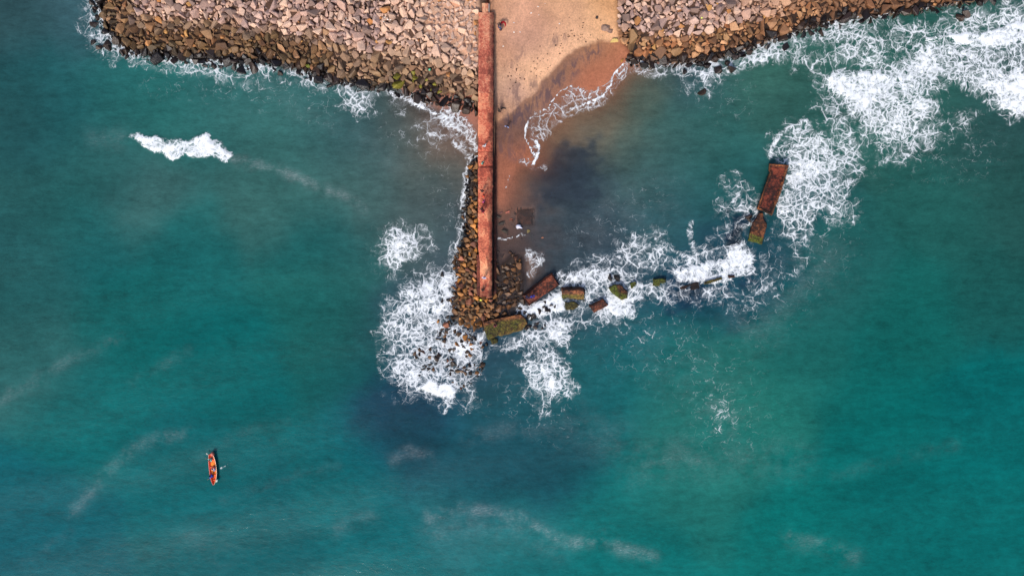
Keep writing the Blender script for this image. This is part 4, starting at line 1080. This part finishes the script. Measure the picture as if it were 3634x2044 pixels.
person(W(1777, 112, gnd(1777, 112)), R(20), (24, 60, 100), (60, 50, 60), 'person in navy blue on the sand below the red cloth', arms='front', group=SPG, lean=0.9)
person(W(1772, 103, gnd(1772, 103)), R(0), (26, 26, 46), (120, 20, 50), 'person in dark top touching the red cloth by the jetty head', arms='out', group=SPG, lean=0.5)

# red cloth held in a curve
def ribbon(name, pts, wid, mat, zf, thick=0.04, parent=None, wob=0.06):
    vs = []; fs = []; n = len(pts)
    for i, (x, y) in enumerate(pts):
        a = pts[max(i - 1, 0)]; b = pts[min(i + 1, n - 1)]
        dx, dy = b[0] - a[0], b[1] - a[1]; L = math.hypot(dx, dy) or 1; nx, ny = -dy / L, dx / L
        w = wid[i] if isinstance(wid, (list, tuple)) else wid
        for j in range(5):
            t = j / 4 * 2 - 1; z = zf(i) + wob * math.sin(i * 2.1 + j * 1.7)
            vs.append(W(x + nx * w * t, y + ny * w * t, z))
    m = len(vs); vs += [(v[0], v[1], v[2] - thick) for v in vs]
    for i in range(n - 1):
        for j in range(4):
            a = i * 5 + j; fs.append((a, a + 1, a + 6, a + 5)); fs.append((a + m, a + m + 5, a + m + 6, a + m + 1))
    for i in range(n - 1):
        for a, b in ((i * 5, i * 5 + 5), (i * 5 + 9, i * 5 + 4)): fs.append((a, b, b + m, a + m))
    c = Vector(vs[0]); vs = [Vector(v) - c for v in vs]
    o = mesh_obj(name, vs, fs, mat, parent, True, loc=c); return o
g0 = gnd(1785, 85)
rc = ribbon('cloth', [(1771,100),(1772,94),(1776,87),(1782,81),(1788,79),(1793,83),(1794,90),(1792,96)], [2.4, 3.4, 4.2, 4.4, 4.2, 3.2, 2.0, 1.2], cloth((170, 14, 28)), lambda i: g0 + 0.9)
tag(rc, 'curved red cloth held out above the sand beside the jetty head', 'cloth')
gb = gnd(1786, 386)
rb = ribbon('driftwood', [(1778,388),(1782,385),(1787,384),(1791,385),(1795,387)], [1.0, 1.4, 1.5, 1.4, .8], plain('black_wood', (26, 22, 22), 0.7), lambda i: gb + 0.16, 0.14, wob=.02)
tag(rb, 'short curved black piece of driftwood on the sand above the person in black', 'driftwood')

# white sheet caught in the shallows
def puddle(name, outline, z, h, mat, label, cat):
    cx = sum(p[0] for p in outline) / len(outline); cy = sum(p[1] for p in outline) / len(outline)
    org = Vector(W(cx, cy, z)); vs = [Vector((0, 0, h))]; fs = []; n = len(outline); rings = 6
    for k in range(1, rings + 1):
        t = k / rings
        for i, (x, y) in enumerate(outline):
            p = Vector(W(cx + (x - cx) * t, cy + (y - cy) * t, z)) - org
            p.z = h * math.sqrt(max(0, 1 - t ** 2.2)) + 0.03 * mnoise.noise(Vector((x * .3, y * .3, k)))
            if k == rings: p.z = -0.08
            vs.append(p)
    for i in range(n): fs.append((0, 1 + i, 1 + (i + 1) % n))
    for k in range(rings - 1):
        for i in range(n):
            a = 1 + k * n + i; b = 1 + k * n + (i + 1) % n; fs.append((a, a + n, b + n, b))
    fs.append(tuple(1 + (rings - 1) * n + i for i in range(n))[::-1])
    fs = [f[::-1] for f in fs]
    o = mesh_obj(name, vs, fs, mat, None, True, loc=org); return tag(o, label, cat)
puddle('plastic_sheet', [(1830,803),(1832,798),(1838,796),(1844,796.5),(1848,799),(1850,805),(1853,808),(1856,811),(1852,812),(1846,811),(1842,810.5),(1838,813),(1833,811)], 0.06, 0.4,
       plain('white_plastic', (215, 215, 235), 0.5, 0.05), 'rounded white plastic sheet with a short tail, in shallow water below the sunken slab', 'plastic sheet')
puddle('plastic_bag', [(1701,1064),(1705,1059),(1711,1062),(1712,1067),(1703,1068)], 0.9, 0.3, plain('yellow_plastic', (232, 228, 90), 0.5, 0.05), 'yellow plastic bag on the rocks at the jetty tip', 'plastic bag')
puddle('tyre_bag', [(2112,66),(2114,60),(2119,59),(2123,63),(2122,68),(2117,69)], gnd(2117, 65) + 0.02, 0.35, plain('black_plastic', (20, 22, 30), 0.35, 0.1), 'lone black bag on the upper beach near the right rock slope', 'bag').name = 'rubbish_bag'
puddle('plastic_bag', [(2486,64),(2490,61),(2494,63),(2494,67),(2488,68)], 2.6, 0.25, plain('lime_plastic', (222, 228, 120), 0.5, 0.05), 'lime yellow bag caught among the boulders of the right rock slope', 'plastic bag')
puddle('plastic_bag', [(1520,246),(1526,243),(1530,247),(1527,252),(1521,252)], 1.6, 0.25, plain('green_plastic', (80, 180, 140), 0.5, 0.05), 'sea green bag caught on the rocks left of the jetty', 'plastic bag')

# litter and stones on the sand
wl = plain('pale_litter', (235, 232, 225), 0.5, 0.05)
for x, y, s in [(1786,165,2.2),(1824,82,2.6),(1824,115,2.2),(1845,115,2.2),(1910,25,2.4),(1985,85,2.2),(1885,47,2.6),(1912,54,1.6),(1935,14,1.6),(1376,70,2.6),(1366,62,2),(1362,78,2),(1386,72,1.8),(1480,190,1.8),(1228,66,2),(1190,62,1.6)]:
    rr = random.Random(int(x * 7 + y)); vs, fs = TPL[rr.randrange(len(TPL))]
    on = x > 1700
    z = gnd(x, y) + (0.04 if on else 0.75)
    o = mesh_obj('litter', vs * np.array([s * S * 1.2, s * S * .8, s * S * .5]), fs, wl, loc=W(x, y, z))
    tag(o, 'small white scrap of litter lying on the dry sand' if on else 'small white scrap of litter among the pale boulders', 'litter', 'white litter scraps on the sand' if on else 'white litter scraps among the boulders')
peb = M_ROCK
rp = random.Random(77)
for k in range(70):
    for _ in range(30):
        t = rp.random(); x = 1800 + 300 * t + rp.gauss(0, 38); y = 300 - 210 * t + rp.gauss(0, 34)
        if 1775 < x < 2180 and y > 4 and sd(np.array([x]), np.array([y]), WET)[0] < -6: break
    s = rp.choice((1.4, 1.7, 2.0, 2.6, 3.2)); vs, fs = TPL[rp.randrange(len(TPL))]
    vv = vs * np.array([s * S, s * S * rp.uniform(.5, 1), s * S * .4])
    me = bpy.data.meshes.new('pebble'); me.from_pydata(vv.tolist(), [], fs); me.update(); me.materials.append(peb)
    c = mixc((92, 62, 42), (50, 36, 30), rp.random()); set_col(me, 'rcol', [tuple(lin(c)) + (0.8,)] * len(vv))
    o = bpy.data.objects.new('pebble', me); o.location = W(x, y, gnd(x, y) + 0.02); o.rotation_euler = (0, 0, rp.uniform(0, 6)); link(o)
    tag(o, 'small dark brown stone lying on the pale dry sand', 'stone', 'small stones on the dry sand')
for x, y, r, c, lab in [(2150,100,17,(150,120,104),'grey pink half buried boulder at the beach edge, leftmost beside the right rock slope'),(2163,118,12,(120,92,78),'small dark half buried rock at the beach edge'),
                   (2180,146,15,(196,168,100),'yellowish flat rock at the head of the wet sand'),(2208,215,8,(176,128,60),'small orange rock in the swash at the beach corner'),
                   (1778,757,8,(130,84,84),'dull pink stone in the shallows against the jetty'),(1803,752,9,(186,104,84),'salmon coloured stone left of the sunken slab'),(1815,780,7,(196,96,58),'orange stone just left of the sunken slab'),
                   (1770,765,12,(62,52,46),'dark stone in shallows touching the jetty ledge'),(1780,792,12,(50,44,40),'dark stone in the shallows level with the slab foot'),(1792,822,14,(58,50,42),'round dark stone in brown shallows below the white sheet'),
                   (1873,822,9,(120,104,60),'yellowish stone in the shallows right of the white sheet'),(1923,845,7,(190,120,84),'pale orange stone farthest right in the shallows'),(1924,894,6,(200,120,70),'bright orange stone in shallow water near the long block'),
                   (1993,872,5,(190,130,70),'tiny orange stone alone in open shallow water')]:
    rr = random.Random(int(x)); vs, fs = TPL[rr.randrange(len(TPL))]; vv = vs * np.array([r * S, r * S * .8, r * S * .55])
    me = bpy.data.meshes.new('rock'); me.from_pydata(vv.tolist(), [], fs); me.update(); me.materials.append(M_ROCK); set_col(me, 'rcol', [tuple(lin(c)) + (0.6,)] * len(vv))
    z = max(gnd(x, y), -0.16); o = bpy.data.objects.new('rock', me); o.location = W(x, y, z + 0.02); link(o); tag(o, lab, 'rock')

# ------------------------------------------------------------------ boat
bt = empty('fishing_boat', W(759, 1662, 0), R(5.5)); bt.scale = (1, 1, 1)
L2 = 2.70
def halfw(t):   # t -1 stern(top) .. 1 (bottom)
    return 0.62 * max(0.0, 1 - abs((t + 0.08) / 1.09) ** 2.6) ** 0.75 + 0.02
ns = 34
def hullmesh(inner):
    vs = []; fs = []; o_ = 0.05 if inner else 0.0
    prof = [(1.0, 0.0), (0.93, -0.16), (0.72, -0.34), (0.30, -0.44), (0, -0.46)]
    full = [(-a, b) for a, b in prof] + [(a, b) for a, b in prof[::-1][1:]]
    for i in range(ns + 1):
        t = -1 + 2 * i / ns; w = max(halfw(t) - o_, 0.01); sheer = 0.42 + 0.30 * t * t
        for a, b in full: vs.append((a * w, -t * (L2 - o_), sheer + b * (0.85 if inner else 1.0) * (1 - 0.35 * t * t)))
    n = len(full)
    for i in range(ns):
        for k in range(n - 1):
            a = i * n + k; f = (a, a + 1, a + n + 1, a + n); fs.append(f if inner else f[::-1])
    return vs, fs, n
M_HULL = plain('orange_hull_paint', (240, 84, 40), 0.45, 0.12); M_IN = plain('boat_inside', (250, 92, 34), 0.55, 0.15); M_GUN = plain('cream_gunwale', (236, 196, 160), 0.5, 0.1)
M_FLOOR = plain('yellow_orange_floor', (255, 140, 10), 0.6, 0.12); M_PINK = plain('pink_gunwale', (222, 110, 100), 0.5, 0.1)
vs, fs, n = hullmesh(False); mesh_obj('hull', vs, fs, M_HULL, bt, True)
vs, fs, n = hullmesh(True); mesh_obj('inner_hull', vs, fs, M_IN, bt, True)
for s, mt in ((-1, M_PINK), (1, M_GUN)):
    gv = []; gf = []
    for i in range(ns + 1):
        t = -1 + 2 * i / ns; w = halfw(t); sh_ = 0.42 + 0.30 * t * t
        for dx, dz in ((-0.055, -0.03), (0.03, -0.03), (0.03, 0.04), (-0.055, 0.04)): gv.append((s * (w + dx), -t * L2, sh_ + dz))
    for i in range(ns):
        for k in range(4): a = i * 4 + k; b = i * 4 + (k + 1) % 4; gf.append((a, b, b + 4, a + 4) if s > 0 else (a, a + 4, b + 4, b))
    gf += [(0, 1, 2, 3), tuple(ns * 4 + k for k in (3, 2, 1, 0))]
    mesh_obj('gunwale', gv, gf, mt, bt)
fv = []; ff = []
ts = [-0.62 + 1.3 * i / 16 for i in range(17)]
for t in ts:
    w = halfw(t) * 0.66; fv += [(-w, -t * L2, 0.16), (w, -t * L2, 0.16)]
for i in range(16): ff.append((2 * i, 2 * i + 1, 2 * i + 3, 2 * i + 2)[::-1])
mesh_obj('floor', fv, ff, M_FLOOR, bt)
def boxbm(sx, sy, sz, bev=0.02):
    bm = bmesh.new(); bmesh.ops.create_cube(bm, size=1); bmesh.ops.scale(bm, vec=(sx, sy, sz), verts=bm.verts)
    bmesh.ops.bevel(bm, geom=list(bm.edges), offset=bev, segments=1, affect='EDGES'); return bm
for t in (-0.60, -0.12, 0.40, 0.72):
    bm_obj('thwart', boxbm(halfw(t) * 2 - 0.08, 0.18, 0.04, 0.01), plain('thwart_paint', (236, 84, 44), 0.6), bt, loc=(0, -t * L2, 0.36))
tag(bt, 'narrow bright orange open fishing boat carrying three people on open teal water', 'boat')
def bp(dx, dy, z=0.18): 
    x = 759 + dx; y = 1662 + dy; return W(x, y, z)
FG = 'people sitting in the orange boat'
person(bp(-7, -36, 0.22), R(150), (130, 205, 195), (90, 130, 130), 'person in pale turquoise top at the upper end of the orange boat', pose='sit', arms='out', group=FG, lean=0.2)
person(bp(3, 4), R(10), (176, 196, 232), (150, 170, 215), 'person in pale blue clothes in the middle of the orange boat', pose='sit', arms='front', group=FG, lean=0.45)
person(bp(-2, 26), R(60), (20, 62, 190), (24, 36, 80), 'person in royal blue near the lower end of the orange boat', pose='sit', arms='out', group=FG, lean=0.3)
# oar
bm = bmesh.new(); bmesh.ops.create_cone(bm, cap_ends=True, segments=8, radius1=0.025, radius2=0.025, depth=1.0)
oar = empty('oar', W(743, 1619, 0.55), R(48))
a = bm_obj('shaft', bm, plain('oar_wood', (40, 38, 34), 0.6), oar); a.rotation_euler = (0, R(90), 0)
bm = boxbm(0.34, 0.18, 0.03, 0.01); b_ = bm_obj('blade', bm, plain('oar_blade', (180, 186, 180), 0.6), oar); b_.location = (-0.62, 0.0, 0.0)
oar.rotation_euler = (0, 0, R(-45)); tag(oar, 'dark oar with a pale blade sticking out left from the upper end of the boat', 'oar')
puddle('fishing_net', [(747,1609),(750,1604),(756,1603),(760,1608),(761,1614),(757,1618),(750,1617)], 0.55, 0.4, plain('salmon_net', (206, 118, 104), 0.9, 0.35, 30, 0.9), 'salmon pink heap of net at the upper tip of the orange boat', 'fishing net')
puddle('fish_box', [(768,1702),(772,1699),(774,1702),(772,1708),(768,1711),(766,1709)], 0.42, 0.18, plain('white_float', (220, 226, 215), 0.5), 'pale float bag hanging over the lower right side of the orange boat', 'float bag').name = 'float_bag'

# ------------------------------------------------------------------ light and camera
el, az = R(44), math.atan2(-0.42, -0.91)
sd_ = Vector((math.sin(az) * math.cos(el), math.cos(az) * math.cos(el), math.sin(el)))
sun = bpy.data.lights.new('sun', 'SUN'); sun.energy = 2.25; sun.angle = R(12); sun.color = (1.0, 0.95, 0.88)
so = bpy.data.objects.new('sun', sun); so.rotation_euler = sd_.to_track_quat('Z', 'Y').to_euler(); so.location = (0, 0, 60); link(so)
w = bpy.data.worlds.new('World'); scene.world = w; w.use_nodes = True; nt = w.node_tree; nt.nodes.clear()
ow = nt.nodes.new('ShaderNodeOutputWorld'); bg = nt.nodes.new('ShaderNodeBackground'); sky = nt.nodes.new('ShaderNodeTexSky')
sky.sky_type = 'NISHITA'; sky.sun_disc = False; sky.sun_elevation = el; sky.sun_rotation = az % (2 * math.pi); sky.air_density = 1.0; sky.dust_density = 3.0
bg.inputs['Strength'].default_value = 0.115
nt.links.new(sky.outputs[0], bg.inputs[0]); nt.links.new(bg.outputs[0], ow.inputs[0])
cam = bpy.data.cameras.new('camera'); cam.lens = 24; cam.sensor_width = 36; cam.clip_end = 10000; cam.clip_start = 1
co = bpy.data.objects.new('camera', cam); co.location = (0, 0, H); link(co); scene.camera = co
vs_ = scene.view_settings; vs_.view_transform = 'Standard'; vs_.look = 'None'; vs_.exposure = 0.35; vs_.gamma = 1.0; vs_.use_curve_mapping = False
